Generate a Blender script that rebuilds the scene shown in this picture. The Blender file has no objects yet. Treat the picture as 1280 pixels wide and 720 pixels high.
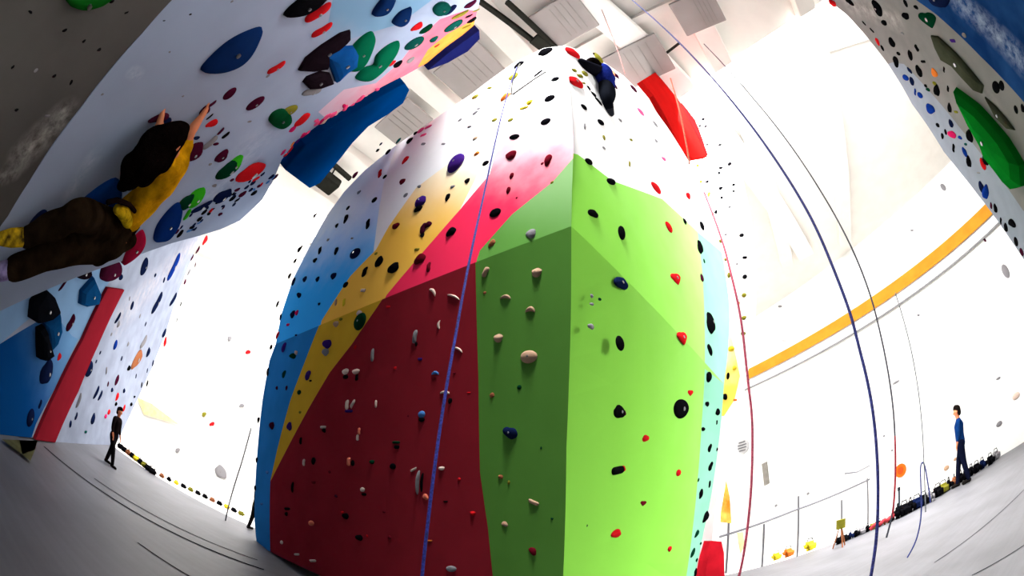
import bpy, bmesh, math, random
from mathutils import Vector, Matrix
from mathutils.geometry import delaunay_2d_cdt
from mathutils.bvhtree import BVHTree
random.seed(7)
SC = bpy.context.scene
COL = SC.collection
# ------------------------------------------------------------------ camera (full-frame equisolid fisheye)
F = 510.0; PITCH = math.radians(32.5); ROLL = math.radians(-6.3)
CAM = Vector((0, 0, 1.05))
_f = Vector((0, math.cos(PITCH), math.sin(PITCH))); _u = Vector((0, -math.sin(PITCH), math.cos(PITCH))); _r = Vector((1, 0, 0))
CX = math.cos(ROLL)*_r - math.sin(ROLL)*_u
CY = math.sin(ROLL)*_r + math.cos(ROLL)*_u
CZ = -_f
def ray(p):
    x = (p[0]-640)/F; y = -(p[1]-360)/F
    r = math.hypot(x, y)+1e-9; th = 2*math.asin(min(.9999, r/2)); s = math.sin(th)/r
    return (CX*(s*x)+CY*(s*y)-CZ*math.cos(th)).normalized()
def proj(P):
    d = (Vector(P)-CAM).normalized(); a, b, c = d.dot(CX), d.dot(CY), -d.dot(CZ)
    th = math.acos(max(-1, min(1, c))); r = 2*F*math.sin(th/2); s = math.hypot(a, b)+1e-9
    return (640+r*a/s, 360-r*b/s)
def at(p, dist): return CAM+ray(p)*dist
def azel(az, el, d=None, z=None):
    a, e = math.radians(az), math.radians(el)
    if d is None: d = (z)/math.tan(e)
    return CAM+Vector((math.sin(a)*d, math.cos(a)*d, math.tan(e)*d))
def onz(p, z):
    d = ray(p); return CAM+d*((z-CAM.z)/d.z)
def slerp_px(p, q, n):
    a, b = ray(p), ray(q); out = []
    for i in range(n):
        d = a.lerp(b, i/n); out.append(proj(CAM+d))
    return out
cam = bpy.data.cameras.new('camera'); camo = bpy.data.objects.new('camera', cam); COL.objects.link(camo)
M = Matrix((CX, CY, CZ)).transposed().to_4x4(); M.translation = CAM; camo.matrix_world = M
cam.type = 'PANO'; cam.sensor_fit = 'HORIZONTAL'; cam.sensor_width = 36; cam.sensor_height = 20.25
cam.clip_start = .01; cam.clip_end = 300
for tgt in (cam, getattr(cam, 'cycles', None)):
    if tgt is None: continue
    for k, v in (('panorama_type', 'FISHEYE_EQUISOLID'), ('fisheye_lens', F/1280*36), ('fisheye_fov', math.radians(350))):
        try: setattr(tgt, k, v)
        except Exception: pass
SC.camera = camo
# ------------------------------------------------------------------ materials
def s2l(c):
    return tuple((v/255/12.92 if v/255 <= .04045 else ((v/255+.055)/1.055)**2.4) for v in c)
_mc = {}
def mat(name, rgb, rough=.6, var=.06, scale=6, bump=0, spec=0, rgb2=None, metal=0):
    if name in _mc: return _mc[name]
    m = bpy.data.materials.new(name); m.use_nodes = True; nt = m.node_tree; b = nt.nodes['Principled BSDF']
    c = s2l(rgb); c2 = s2l(rgb2) if rgb2 else tuple(max(0, v*(1-var*2.2)) for v in c)
    tc = nt.nodes.new('ShaderNodeTexCoord'); n = nt.nodes.new('ShaderNodeTexNoise'); n.inputs['Scale'].default_value = scale
    n.inputs['Detail'].default_value = 6; nt.links.new(tc.outputs['Object'], n.inputs['Vector'])
    r = nt.nodes.new('ShaderNodeValToRGB'); r.color_ramp.elements[0].position = .35; r.color_ramp.elements[1].position = .65
    r.color_ramp.elements[0].color = (*c2, 1); r.color_ramp.elements[1].color = (*c, 1)
    nt.links.new(n.outputs['Fac'], r.inputs['Fac']); nt.links.new(r.outputs['Color'], b.inputs['Base Color'])
    b.inputs['Roughness'].default_value = rough; b.inputs['Specular IOR Level'].default_value = spec; b.inputs['Metallic'].default_value = metal
    if bump:
        n2 = nt.nodes.new('ShaderNodeTexNoise'); n2.inputs['Scale'].default_value = scale*5; nt.links.new(tc.outputs['Object'], n2.inputs['Vector'])
        bp = nt.nodes.new('ShaderNodeBump'); bp.inputs['Strength'].default_value = bump; bp.inputs['Distance'].default_value = .02
        nt.links.new(n2.outputs['Fac'], bp.inputs['Height']); nt.links.new(bp.outputs['Normal'], b.inputs['Normal'])
    _mc[name] = m; return m
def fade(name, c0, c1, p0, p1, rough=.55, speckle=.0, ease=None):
    """base colour c0 at world point p0 fading to c1 at p1, fixed to the panel"""
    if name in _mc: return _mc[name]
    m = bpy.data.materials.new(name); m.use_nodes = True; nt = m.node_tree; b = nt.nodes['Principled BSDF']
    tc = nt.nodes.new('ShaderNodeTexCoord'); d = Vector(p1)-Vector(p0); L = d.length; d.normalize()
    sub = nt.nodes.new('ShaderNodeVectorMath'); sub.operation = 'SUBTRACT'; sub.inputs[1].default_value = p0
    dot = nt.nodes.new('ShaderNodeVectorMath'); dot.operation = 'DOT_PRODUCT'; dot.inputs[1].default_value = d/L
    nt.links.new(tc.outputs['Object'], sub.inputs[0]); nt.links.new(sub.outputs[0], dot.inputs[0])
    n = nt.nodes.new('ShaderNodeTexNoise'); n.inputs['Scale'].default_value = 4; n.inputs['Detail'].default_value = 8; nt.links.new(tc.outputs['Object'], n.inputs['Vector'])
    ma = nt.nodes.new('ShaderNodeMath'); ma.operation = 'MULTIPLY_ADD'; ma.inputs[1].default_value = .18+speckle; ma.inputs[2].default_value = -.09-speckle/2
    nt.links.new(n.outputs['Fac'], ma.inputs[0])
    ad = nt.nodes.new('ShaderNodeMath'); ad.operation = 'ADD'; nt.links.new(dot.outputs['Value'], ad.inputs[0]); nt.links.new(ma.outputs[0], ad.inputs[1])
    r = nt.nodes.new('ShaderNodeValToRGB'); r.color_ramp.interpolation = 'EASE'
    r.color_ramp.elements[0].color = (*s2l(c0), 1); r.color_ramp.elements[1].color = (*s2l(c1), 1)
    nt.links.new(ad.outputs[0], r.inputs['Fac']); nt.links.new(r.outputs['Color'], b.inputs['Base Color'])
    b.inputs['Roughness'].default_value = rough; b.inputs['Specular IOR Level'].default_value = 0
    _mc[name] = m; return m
def smear(m, segs, rgb, scale=9):
    """chalk smears with a shape of their own: (p, q, radius, strength) capsules broken up by noise"""
    nt = m.node_tree; b = nt.nodes['Principled BSDF']; tc = nt.nodes.new('ShaderNodeTexCoord'); tot = None
    def vm(op, a, c=None, v=None):
        n = nt.nodes.new('ShaderNodeVectorMath'); n.operation = op; nt.links.new(a, n.inputs[0])
        if c is not None: nt.links.new(c, n.inputs[1])
        if v is not None: n.inputs[1].default_value = v
        return n
    def ma(op, a, v=None, c=None, clamp=False):
        n = nt.nodes.new('ShaderNodeMath'); n.operation = op; n.use_clamp = clamp; nt.links.new(a, n.inputs[0])
        if v is not None: n.inputs[1].default_value = v
        if c is not None: nt.links.new(c, n.inputs[1])
        return n.outputs[0]
    nz = nt.nodes.new('ShaderNodeTexNoise'); nz.inputs['Scale'].default_value = scale; nz.inputs['Detail'].default_value = 8; nz.inputs['Roughness'].default_value = .7; nt.links.new(tc.outputs['Object'], nz.inputs['Vector'])
    nn_ = ma('MULTIPLY', ma('SUBTRACT', nz.outputs['Fac'], .38), 4, clamp=True)
    for p, q, rad, st in segs:
        p, q = Vector(p), Vector(q); d = q-p; L = max(d.length, 1e-4)
        x = vm('SUBTRACT', tc.outputs['Object'], v=p).outputs[0]; t = ma('MULTIPLY', vm('DOT_PRODUCT', x, v=d/L).outputs['Value'], 1/L, clamp=True)
        sc = nt.nodes.new('ShaderNodeVectorMath'); sc.operation = 'SCALE'; sc.inputs[0].default_value = d; nt.links.new(t, sc.inputs['Scale'])
        dist = vm('LENGTH', vm('SUBTRACT', x, sc.outputs[0]).outputs[0]).outputs['Value']
        k = ma('MULTIPLY', ma('SUBTRACT', ma('MULTIPLY', dist, -1/rad), -1, clamp=True), st)
        tot = k if tot is None else ma('MAXIMUM', tot, c=k)
    fac = ma('MULTIPLY', tot, c=nn_, clamp=True)
    old = b.inputs['Base Color'].links[0].from_socket; mx = nt.nodes.new('ShaderNodeMix'); mx.data_type = 'RGBA'
    nt.links.new(fac, mx.inputs[0]); nt.links.new(old, mx.inputs[6]); mx.inputs[7].default_value = (*s2l(rgb), 1); nt.links.new(mx.outputs[2], b.inputs['Base Color'])
# ------------------------------------------------------------------ object helpers
def tag(o, label=None, cat=None, group=None, kind=None):
    if label: o['label'] = label
    if cat: o['category'] = cat
    if group: o['group'] = group
    if kind: o['kind'] = kind
    return o
def thing(name, label, cat, loc=(0, 0, 0), group=None):
    o = bpy.data.objects.new(name, None); COL.objects.link(o); o.location = loc; o.empty_display_size = .1
    bpy.context.view_layer.update() if False else None
    return tag(o, label, cat, group)
def link(name, me, m=None, parent=None, smooth=False):
    if not isinstance(me, bpy.types.Mesh):
        bm = me; bmesh.ops.recalc_face_normals(bm, faces=bm.faces) if not getattr(bm, 'keep', False) else None
        me = bpy.data.meshes.new(name); bm.to_mesh(me); bm.free()
    if m is not None:
        for x in (m if isinstance(m, (list, tuple)) else [m]): me.materials.append(x)
    if smooth:
        for p in me.polygons: p.use_smooth = True
    o = bpy.data.objects.new(name, me); COL.objects.link(o)
    if parent is not None:
        o.parent = parent; o.matrix_parent_inverse = Matrix.Translation(-Vector(parent.location))
    return o
def bm_box(bm, c, s, R=None):
    R = R or Matrix.Identity(3); vs = []
    for i in range(8):
        v = Vector(((i & 1)-.5, ((i >> 1) & 1)-.5, ((i >> 2) & 1)-.5)); vs.append(bm.verts.new(Vector(c)+R @ Vector((v.x*s[0], v.y*s[1], v.z*s[2]))))
    for q in ((0, 2, 3, 1), (4, 5, 7, 6), (0, 1, 5, 4), (2, 6, 7, 3), (0, 4, 6, 2), (1, 3, 7, 5)): bm.faces.new([vs[k] for k in q])
def bevel(bm, w, seg=2): bmesh.ops.bevel(bm, geom=bm.edges[:], offset=w, segments=seg, affect='EDGES', profile=.5)
def bm_tube(bm, pts, r, n=8, closed=False):
    pts = [Vector(p) for p in pts]; rings = []
    for i, p in enumerate(pts):
        a = pts[max(0, i-1)]; b = pts[min(len(pts)-1, i+1)]; t = (b-a).normalized()
        u = t.cross(Vector((0, 0, 1)));  u = t.cross(Vector((1, 0, 0))) if u.length < .05 else u
        u.normalize(); v = t.cross(u); rr = r[i] if isinstance(r, (list, tuple)) else r
        rings.append([bm.verts.new(p+(u*math.cos(2*math.pi*k/n)+v*math.sin(2*math.pi*k/n))*rr) for k in range(n)])
    for a, b in zip(rings, rings[1:]):
        for k in range(n): bm.faces.new((a[k], a[(k+1) % n], b[(k+1) % n], b[k]))
    bm.faces.new(rings[0][::-1]); bm.faces.new(rings[-1])
def rotz(a): return Matrix.Rotation(a, 3, 'Z')
# ------------------------------------------------------------------ surfaces that pixels can be cast on
class Plane:
    def __init__(s, a, b, c):
        s.p = Vector(a); n = (Vector(b)-Vector(a)).cross(Vector(c)-Vector(a)).normalized()
        if n.dot(CAM-s.p) < 0: n = -n
        s.n = n
    def hit(s, px):
        d = ray(px); k = d.dot(s.n)
        if abs(k) < 1e-5: k = -1e-5
        return CAM+d*((s.p-CAM).dot(s.n)/k), s.n
class Patch:
    def __init__(s, a, b, c, d, n=40, ext=.15):       # a,b bottom; c,d top (d over a)
        vs = []; fs = []
        for i in range(n+1):
            for j in range(n+1):
                u = -ext+(1+2*ext)*i/n; v = -ext+(1+2*ext)*j/n
                vs.append((Vector(a)*(1-u)+Vector(b)*u)*(1-v)+(Vector(d)*(1-u)+Vector(c)*u)*v)
        for i in range(n):
            for j in range(n):
                k = i*(n+1)+j; fs.append((k, k+1, k+n+2, k+n+1))
        s.t = BVHTree.FromPolygons(vs, fs); s.pl = Plane(a, b, d)
    def hit(s, px):
        P, N, _, _ = s.t.ray_cast(CAM, ray(px))
        if P is None: return s.pl.hit(px)
        if N.dot(CAM-P) < 0: N = -N
        return P, N
def inside(p, poly):
    x, y = p; c = False; j = len(poly)-1
    for i in range(len(poly)):
        xi, yi = poly[i]; xj, yj = poly[j]
        if (yi > y) != (yj > y) and x < (xj-xi)*(y-yi)/(yj-yi)+xi: c = not c
        j = i
    return c
def densify(poly, step=14):
    out = []
    for i in range(len(poly)):
        a, b = poly[i], poly[(i+1) % len(poly)]
        out += slerp_px(a, b, max(1, int(math.hypot(a[0]-b[0], a[1]-b[1])/step)))
    return out
def paint(name, surf, outline, regions, mats, parent=None, grid=45, thick=0, step=14):
    """a wall face cut to its outline, with painted regions (material index per region)"""
    out = densify(outline, step); V = list(out); E = [(i, (i+1) % len(out)) for i in range(len(out))]
    for poly, mi in regions:
        d = densify(poly, step); k = len(V); V += d; E += [(k+i, k+(i+1) % len(d)) for i in range(len(d))]
    xs = [p[0] for p in out]; ys = [p[1] for p in out]; y = min(ys)+grid*.37
    while y < max(ys):
        x = min(xs)+grid*.41
        while x < max(xs):
            if inside((x, y), out): V.append((x, y))
            x += grid
        y += grid
    r = delaunay_2d_cdt([Vector(v) for v in V], E, [], 0, 1e-3)
    vs, fs = r[0], r[2]; me = bpy.data.meshes.new(name)
    P = [surf.hit(v)[0] for v in vs]; keep = []; mi_ = []
    for f in fs:
        c = sum((Vector(vs[i]) for i in f), Vector((0, 0)))/len(f)
        if not inside(c, out): continue
        a = P[f[0]]; n = (P[f[1]]-a).cross(P[f[2]]-a)
        keep.append(tuple(f) if n.dot(CAM-a) > 0 else tuple(f)[::-1]); k = 0
        for poly, idx in regions:
            if inside(c, poly): k = idx
        mi_.append(k)
    used = sorted({i for f in keep for i in f}); mp = {k: i for i, k in enumerate(used)}
    me.from_pydata([P[k] for k in used], [], [tuple(mp[i] for i in f) for f in keep])
    for m in mats: me.materials.append(m)
    for p, k in zip(me.polygons, mi_): p.material_index = k
    o = bpy.data.objects.new(name, me); COL.objects.link(o)
    if parent is not None: o.parent = parent; o.matrix_parent_inverse = Matrix.Translation(-Vector(parent.location))
    if thick:
        md = o.modifiers.new('thickness', 'SOLIDIFY'); md.thickness = thick; md.offset = -1
    return o
# ------------------------------------------------------------------ palette
WHITE = mat('white_wall_paint', (236, 236, 234), .7, .02, 3)
CEIL = mat('ceiling_white', (228, 224, 218), .8, .03, 2)
GREYP = mat('ceiling_grey_panel', (150, 144, 142), .8, .05, 2)
DARK = mat('dark_steel', (40, 40, 36), .5, .1, 5)
HC = {'black': (13, 13, 16), 'navy': (16, 26, 58), 'red': (196, 26, 32), 'dark red': (96, 16, 30), 'purple': (58, 30, 110), 'pale': (214, 190, 176),
      'orange': (224, 120, 50), 'olive': (120, 116, 40), 'blue': (18, 48, 130), 'teal': (12, 66, 60), 'green': (50, 165, 30), 'dark green': (6, 52, 32),
      'magenta': (200, 30, 90), 'grey': (128, 126, 130), 'yellow': (226, 200, 50), 'maroon': (64, 16, 38), 'salmon': (226, 120, 96), 'tan': (178, 146, 120), 'light blue': (70, 120, 180),
      'pink': (232, 80, 130), 'brown': (150, 92, 62), 'bright blue': (20, 90, 190)}
def hmat(c): return mat('hold_'+c.replace(' ', '_'), HC[c], .7, .08, 20, .25, 0)
# ------------------------------------------------------------------ floor, hall and ceiling
def quad(name, pts, m, kind='structure', thick=0, up=True):
    bm = bmesh.new(); bm.faces.new([bm.verts.new(p) for p in pts]); me = bpy.data.meshes.new(name); bm.to_mesh(me); bm.free()
    o = link(name, me, m)
    if thick: md = o.modifiers.new('t', 'SOLIDIFY'); md.thickness = thick; md.offset = -1
    if kind: o['kind'] = kind
    return o
def floor_mat():
    m = mat('mat_vinyl', (106, 106, 112), .5, .10, 1.3, .12, .35); nt = m.node_tree; b = nt.nodes['Principled BSDF']
    tc = nt.nodes.new('ShaderNodeTexCoord'); mp = nt.nodes.new('ShaderNodeMapping'); mp.inputs['Rotation'].default_value = (0, 0, math.radians(4)); mp.inputs['Scale'].default_value = (.5, 9, 1)
    w = nt.nodes.new('ShaderNodeTexNoise'); w.inputs['Scale'].default_value = 1.5; w.inputs['Detail'].default_value = 4
    nt.links.new(tc.outputs['Object'], mp.inputs['Vector']); nt.links.new(mp.outputs['Vector'], w.inputs['Vector'])
    old = b.inputs['Base Color'].links[0].from_socket
    mx = nt.nodes.new('ShaderNodeMix'); mx.data_type = 'RGBA'; mx.blend_type = 'MULTIPLY'; mx.inputs[0].default_value = .35
    nt.links.new(old, mx.inputs[6]); nt.links.new(w.outputs['Fac'], mx.inputs[7]); nt.links.new(mx.outputs[2], b.inputs['Base Color'])
    return m
EDGE = 5.55
fl = quad('floor', [(-14, -6, 0), (26, -6, 0), (26, EDGE, 0), (-14, EDGE, 0)], floor_mat())
def Wz(p, d): return d
HWd = 14.0                                             # hall wall on the right (normal az 73), end wall behind the tower (normal az -17)
n1 = Vector((math.sin(math.radians(73)), math.cos(math.radians(73)), 0)); n2 = Vector((-math.sin(math.radians(17)), math.cos(math.radians(17)), 0))
def hw(a, b, z): return n1*a+n2*b+Vector((0, 0, z))
ZC = 9.05
quad('floor', [hw(-16, 1.2, -.25), hw(HWd, 1.2, -.25), hw(HWd, 17, -.25), hw(-16, 17, -.25)], mat('hall_floor_paint', (226, 224, 220), .6, .04, 1))
quad('wall_right', [hw(HWd, -12, -.25), hw(HWd, 17, -.25), hw(HWd, 17, ZC+.2), hw(HWd, -12, ZC+.2)], WHITE, thick=.1)
quad('wall_back', [hw(HWd, 17, -.25), hw(-16, 17, -.25), hw(-16, 17, ZC+.2), hw(HWd, 17, ZC+.2)], WHITE, thick=.1)
cl = quad('ceiling', [hw(HWd, -12, ZC+.2), hw(HWd, 17, ZC+.2), hw(-16, 17, ZC+.2), hw(-16, -12, ZC+.2)], CEIL, thick=.1)
bm = bmesh.new(); bm_box(bm, (6, EDGE+.04, -.14), (40, .08, .26)); link('trim_1', bm, mat('mat_edge', (70, 70, 74), .6))['kind'] = 'structure'
# floor seams of the crash mats
def seam(pxs, w=.018, name='trim_2'):
    pts = [onz(p, .004) for p in pxs]; bm = bmesh.new(); L = []
    for i, p in enumerate(pts):
        a = pts[max(0, i-1)]; b = pts[min(len(pts)-1, i+1)]; t = (b-a).normalized(); n = Vector((-t.y, t.x, 0))*w
        L.append((bm.verts.new(p+n), bm.verts.new(p-n)))
    for a, b in zip(L, L[1:]): bm.faces.new((a[0], a[1], b[1], b[0]))
    o = link(name, bm, mat('seam_dark', (38, 38, 42), .8)); o['kind'] = 'structure'; return o
def straight(p, q, n=12):
    A, B = onz(p, 0), onz(q, 0); return [proj(A.lerp(B, i/n)) for i in range(n+1)]
seam(straight((55, 558), (330, 712)), .02); seam(straight((118, 598), (322, 700)), .012); seam(straight((172, 678), (240, 722)), .01, 'trim_2')
seam(straight((1168, 703), (1280, 612)), .008); seam(straight((1215, 719), (1285, 678)), .008)
# yellow band and cable line on the right hall wall
WR = Plane(hw(HWd-.105, 0, 0), hw(HWd-.105, 5, 0), hw(HWd-.105, 0, 5))
def band(name, zc, h, m, b0=-12, b1=17):
    bm = bmesh.new(); c = hw(HWd-.2, (b0+b1)/2, zc); R = Matrix((n2, -n1, Vector((0, 0, 1)))).transposed()
    bm_box(bm, c, (b1-b0, .05, h), R); o = link(name, bm, m); o['kind'] = 'structure'; return o
zs = WR.hit((1057, 402))[0].z; band('trim_3', zs, .42, mat('yellow_band_paint', (204, 134, 44), .6, .08, 2))
zl = WR.hit((1057, 424))[0].z; band('trim_4', zl, .06, mat('grey_rail', (124, 124, 126), .6))
bm = bmesh.new()
# ceiling: white beams along az 47, grey coffer panels, dark truss
uu = Vector((.73, -.68, 0)).normalized(); vv = Vector((.68, .73, 0)).normalized(); Rb = Matrix((uu, vv, Vector((0, 0, 1)))).transposed()
for k, u in enumerate((-14.7, -12.5, -10.3, -8.1, -4.84, -2.65, .9, 3.4)):
    bm = bmesh.new(); bm_box(bm, uu*u+vv*4.5+Vector((0, 0, ZC-.02)), (.5, 17, .34), Rb); bevel(bm, .02, 1); o = link('ceiling_beam', bm, CEIL); o['kind'] = 'structure'
for k, v in enumerate((3.0, 5.3)):
    bm = bmesh.new(); bm_box(bm, uu*-4+vv*v+Vector((0, 0, ZC+.05)), (22, .16, .2), Rb); o = link('ceiling_beam', bm, CEIL); o['kind'] = 'structure'
for u, v, w, d, lab in ((-5.94, 1.97, 1.3, .85, 'grey ceiling panel between white beams, nearest the big blue wedge'), (-3.74, 1.97, 1.25, .95, 'grey ceiling panel between white beams, above the middle of the tower'),
                   (-1.5, 2.2, 1.1, .9, 'grey ceiling panel beside the dark steel truss above the tower tip'), (-.75, 3.8, 1.3, .95, 'grey ceiling panel above the red wedge on the tower'),
                   (.95, 3.3, .95, .8, 'pale grey ceiling panel at the top right of the cable')):
    bm = bmesh.new(); bm_box(bm, uu*u+vv*v+Vector((0, 0, ZC-.22)), (w, d, .06), Rb); bevel(bm, .015, 1)
    o = link('ceiling_panel', bm, GREYP); tag(o, lab, 'ceiling panel', 'grey panels between the ceiling beams')
    bm = bmesh.new()
    for q in range(4): bm_box(bm, uu*(u-w/2+.5+q*(w-.6)/4)+vv*v+Vector((0, 0, ZC-.255)), (.015, d*.8, .015), Rb)
    link('louvre', bm, mat('louvre_grey', (140, 134, 132), .7), o)
def beam_between(a, b, w, h, name, m, parent=None):
    a, b = Vector(a), Vector(b); t = (b-a).normalized(); s = t.cross(Vector((0, 0, 1))).normalized(); R = Matrix((t, s, s.cross(t))).transposed()
    bm = bmesh.new(); bm_box(bm, (a+b)/2, ((b-a).length, w, h), R); bevel(bm, min(w, h)*.15, 1); return link(name, bm, m, parent)
Zt = 9.0
tr = thing('roof_truss', 'dark steel roof truss running up to the ceiling above the tower tip', 'truss', (0, 3.2, Zt))
for p, q in (((-1.25, 2.25), (.28, 3.41)), ((-.68, 2.28), (.39, 3.26))): beam_between((*p, Zt-.3), (*q, Zt-.3), .09, .16, 'chord', DARK, tr)
beam_between((-.12, 3.1, Zt-.3), (.1, 2.98, Zt-.3), .07, .1, 'cross_bar', DARK, tr)
beam_between((-.12, 3.02, Zt-.36), (.36, 3.38, Zt-.36), .24, .1, 'end_plate', DARK, tr)
t = thing('ceiling_heater', 'dark box heater hanging under the ceiling left of the tower', 'heater', (-5.5, 7.4, Zt-.4))
beam_between((-5.75, 7.1, Zt-.4), (-5.3, 7.65, Zt-.4), .62, .3, 'housing', DARK, t)
beam_between((-5.15, 6.75, Zt-.35), (-4.75, 7.3, Zt-.35), .12, .14, 'grille', DARK, t); beam_between((-5.5, 7.4, Zt-.3), (-5.5, 7.41, ZC+.15), .04, .04, 'bracket', DARK, t)
du = thing('ceiling_duct', 'wide flat white duct crossing the ceiling beside the thin dark cable', 'duct', (3, 3.2, ZC))
A0, A1 = onz((742, -25), ZC), onz((930, 170), ZC); dd = (A1-A0).normalized(); sd = Vector((-dd.y, dd.x, 0)); A0 -= dd*3; A1 += dd*6
beam_between(A0+sd*.42-Vector((0, 0, .1)), A1+sd*.42-Vector((0, 0, .1)), .62, .22, 'channel', mat('duct_white', (240, 238, 234), .5, .02, 2), du)
j = onz((836, 64), ZC-.2); beam_between(j-sd*.32, j+sd*.3, .05, .04, 'joint', DARK, du)
# ------------------------------------------------------------------ the tower
S = .6
fF = azel(9.8, 41.7, d=2.9*S); fT = azel(9.4, 67.4, d=2.86*S)
zf = fF.z-CAM.z
fL = azel(-33.9, 16.3, z=zf)
bL = azel(-28.7, -11.8, z=-1.05); bF = azel(11.2, 0, d=2.2); bF.z = 0; bF.z = 0
fR = azel(36.0, 19.4, z=zf)
bR = azel(27.0, -13.6, z=-1.05)
UL = Plane(fF, fL, fT); LL = Patch(bL, bF, fF, fL)
tR = azel(36.4, 44.0, z=7*S); UR = Plane(fF, fT, tR); LR = Patch(bF, bR, UR.hit((905, 480))[0], fF)
tower = thing('climbing_tower', 'tall faceted climbing tower with red, green, yellow and blue painted faces', 'climbing wall', (0, 3, 0))
PR = mat('tower_red_paint', (138, 34, 44), .6, .05, 3); PG = mat('tower_green_paint', (138, 206, 78), .55, .04, 3)
PB = mat('tower_blue_paint', (44, 128, 196), .55, .05, 3); PY = mat('tower_yellow_paint', (212, 168, 48), .55, .05, 3); PW = mat('tower_white_paint', (238, 238, 238), .6, .02, 3)
PT = mat('tower_mint_paint', (136, 200, 172), .55, .04, 3)
u = lambda p: tuple(UL.hit(p)[0])
FY = fade('tower_yellow_glare', (238, 184, 74), (248, 246, 232), u((520, 300)), u((610, 165)))  # whitening towards the top is overhead glare put into the colour
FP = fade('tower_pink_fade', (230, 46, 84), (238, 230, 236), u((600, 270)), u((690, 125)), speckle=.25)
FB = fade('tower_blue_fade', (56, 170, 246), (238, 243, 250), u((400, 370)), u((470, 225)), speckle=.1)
FG = fade('tower_green_shaded', (92, 146, 66), (128, 168, 112), u((650, 310)), u((705, 215)))  # same green as the right face, dulled to carry this face's shade
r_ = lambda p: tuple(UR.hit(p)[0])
FR = fade('tower_green_window_lit', (134, 206, 76), (184, 226, 150), r_((720, 330)), r_((905, 290)))  # paler towards the right: window light put into the green
# upper left face: pixel outline fold -> left edge -> top edge
UL_out = [proj(fL), (352, 392), (366, 350), (385, 312), (407, 272), (430, 240), (456, 213), (492, 184), (540, 151), (590, 117), (640, 80), (680, 60), (707, 57), (713, 120), (717, 180), (715, 235), proj(fF)]
FLp, FFp = proj(fL), proj(fF)
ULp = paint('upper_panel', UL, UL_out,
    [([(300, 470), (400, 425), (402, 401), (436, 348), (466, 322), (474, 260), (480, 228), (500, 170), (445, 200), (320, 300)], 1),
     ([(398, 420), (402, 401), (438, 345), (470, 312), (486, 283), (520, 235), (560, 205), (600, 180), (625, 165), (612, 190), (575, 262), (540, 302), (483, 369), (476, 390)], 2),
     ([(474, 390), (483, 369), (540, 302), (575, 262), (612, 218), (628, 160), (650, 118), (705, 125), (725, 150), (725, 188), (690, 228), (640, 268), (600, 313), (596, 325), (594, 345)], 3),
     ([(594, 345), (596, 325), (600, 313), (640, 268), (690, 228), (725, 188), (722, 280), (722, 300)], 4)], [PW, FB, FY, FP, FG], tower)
# lower left face
LL_out = [FLp, FFp, (714, 330), (713.5, 400), (711, 480), (708, 560), (704, 720), (700, 800), (560, 790), (400, 719), (335, 688), (321, 680), (318, 650), (322, 560), (328, 500), (337, 450)]
LLp = paint('lower_panel', LL, LL_out,
    [([(330, 410), (402, 385), (400, 404), (380, 455), (363, 500), (347, 560), (338, 600), (338, 690), (300, 690), (300, 450)], 1),
     ([(400, 404), (404, 375), (486, 345), (480, 371), (470, 386), (440, 430), (412, 466), (385, 512), (362, 555), (338, 602), (347, 560), (363, 500), (380, 455)], 2),
     ([(594, 300), (600, 300), (730, 255), (730, 820), (616, 820), (616, 720), (610, 660), (600, 590), (598, 470)], 3)], [PR, PB, PY, mat('tower_green_deep_shade', (84, 136, 56), .55, .04, 3)], tower)  # green is the right face's paint, darkened to hold the lower face's shade
UR_out = [FFp, (715, 235), (717, 180), (713, 120), (707, 57), (728, 64), (752, 76), (780, 95), (808, 124), (835, 160), (860, 200), (880, 240), (895, 285), (905, 330), (911, 375), (912, 400), (910, 440), (905, 480)]
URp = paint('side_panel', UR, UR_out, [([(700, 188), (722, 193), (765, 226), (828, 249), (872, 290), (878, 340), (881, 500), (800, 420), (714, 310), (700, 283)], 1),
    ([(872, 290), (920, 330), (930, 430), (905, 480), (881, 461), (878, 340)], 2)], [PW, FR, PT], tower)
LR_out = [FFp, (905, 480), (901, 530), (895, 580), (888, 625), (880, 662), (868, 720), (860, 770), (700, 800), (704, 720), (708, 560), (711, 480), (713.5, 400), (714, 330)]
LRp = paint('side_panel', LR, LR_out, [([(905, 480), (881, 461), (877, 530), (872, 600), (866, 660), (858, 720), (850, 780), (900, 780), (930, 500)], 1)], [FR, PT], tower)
LLp['label'] = 'dark red, green, yellow and blue lower face'; ULp['label'] = 'pale upper face fading to white'; URp['label'] = 'white and green upper right face'; LRp['label'] = 'bright green lower right face'
# rear of the tower: closes the volume
Ls = [UL.hit(p)[0] for p in UL_out[0:11]]; Rs = [UR.hit(p)[0] for p in UR_out[5:18]]; top = UL.hit((680, 60))[0]
bm = bmesh.new()
prof = [LL.hit(p)[0] for p in ((321, 680), (322, 560), (337, 450))]+Ls+[UL.hit((707, 57))[0]]
pr2 = [LR.hit(p)[0] for p in ((868, 720), (880, 662), (895, 580))]+Rs[::-1]+[UR.hit((707, 57))[0]]
nn = max(len(prof), len(pr2))
def resamp(a, n): return [a[min(len(a)-1, int(i*(len(a)-1)/(n-1)))] for i in range(n)]
pa, pb = resamp(prof, nn), resamp(pr2, nn)
mid = [Vector((((a+b)/2).x, max(((a+b)/2).y, 1)*1.0+.9, (a.z+b.z)/2)) if i < nn-1 else a for i, (a, b) in enumerate(zip(pa, pb))]
va = [bm.verts.new(p) for p in pa]; vb = [bm.verts.new(p) for p in pb]; vm = [bm.verts.new(p) for p in mid]
for i in range(nn-1):
    for x, y in ((va, vm), (vm, vb)):
        try: bm.faces.new((x[i], x[i+1], y[i+1], y[i]))
        except Exception: pass
bmesh.ops.remove_doubles(bm, verts=bm.verts, dist=1e-4)
link('rear_panel', bm, PW, tower)
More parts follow.
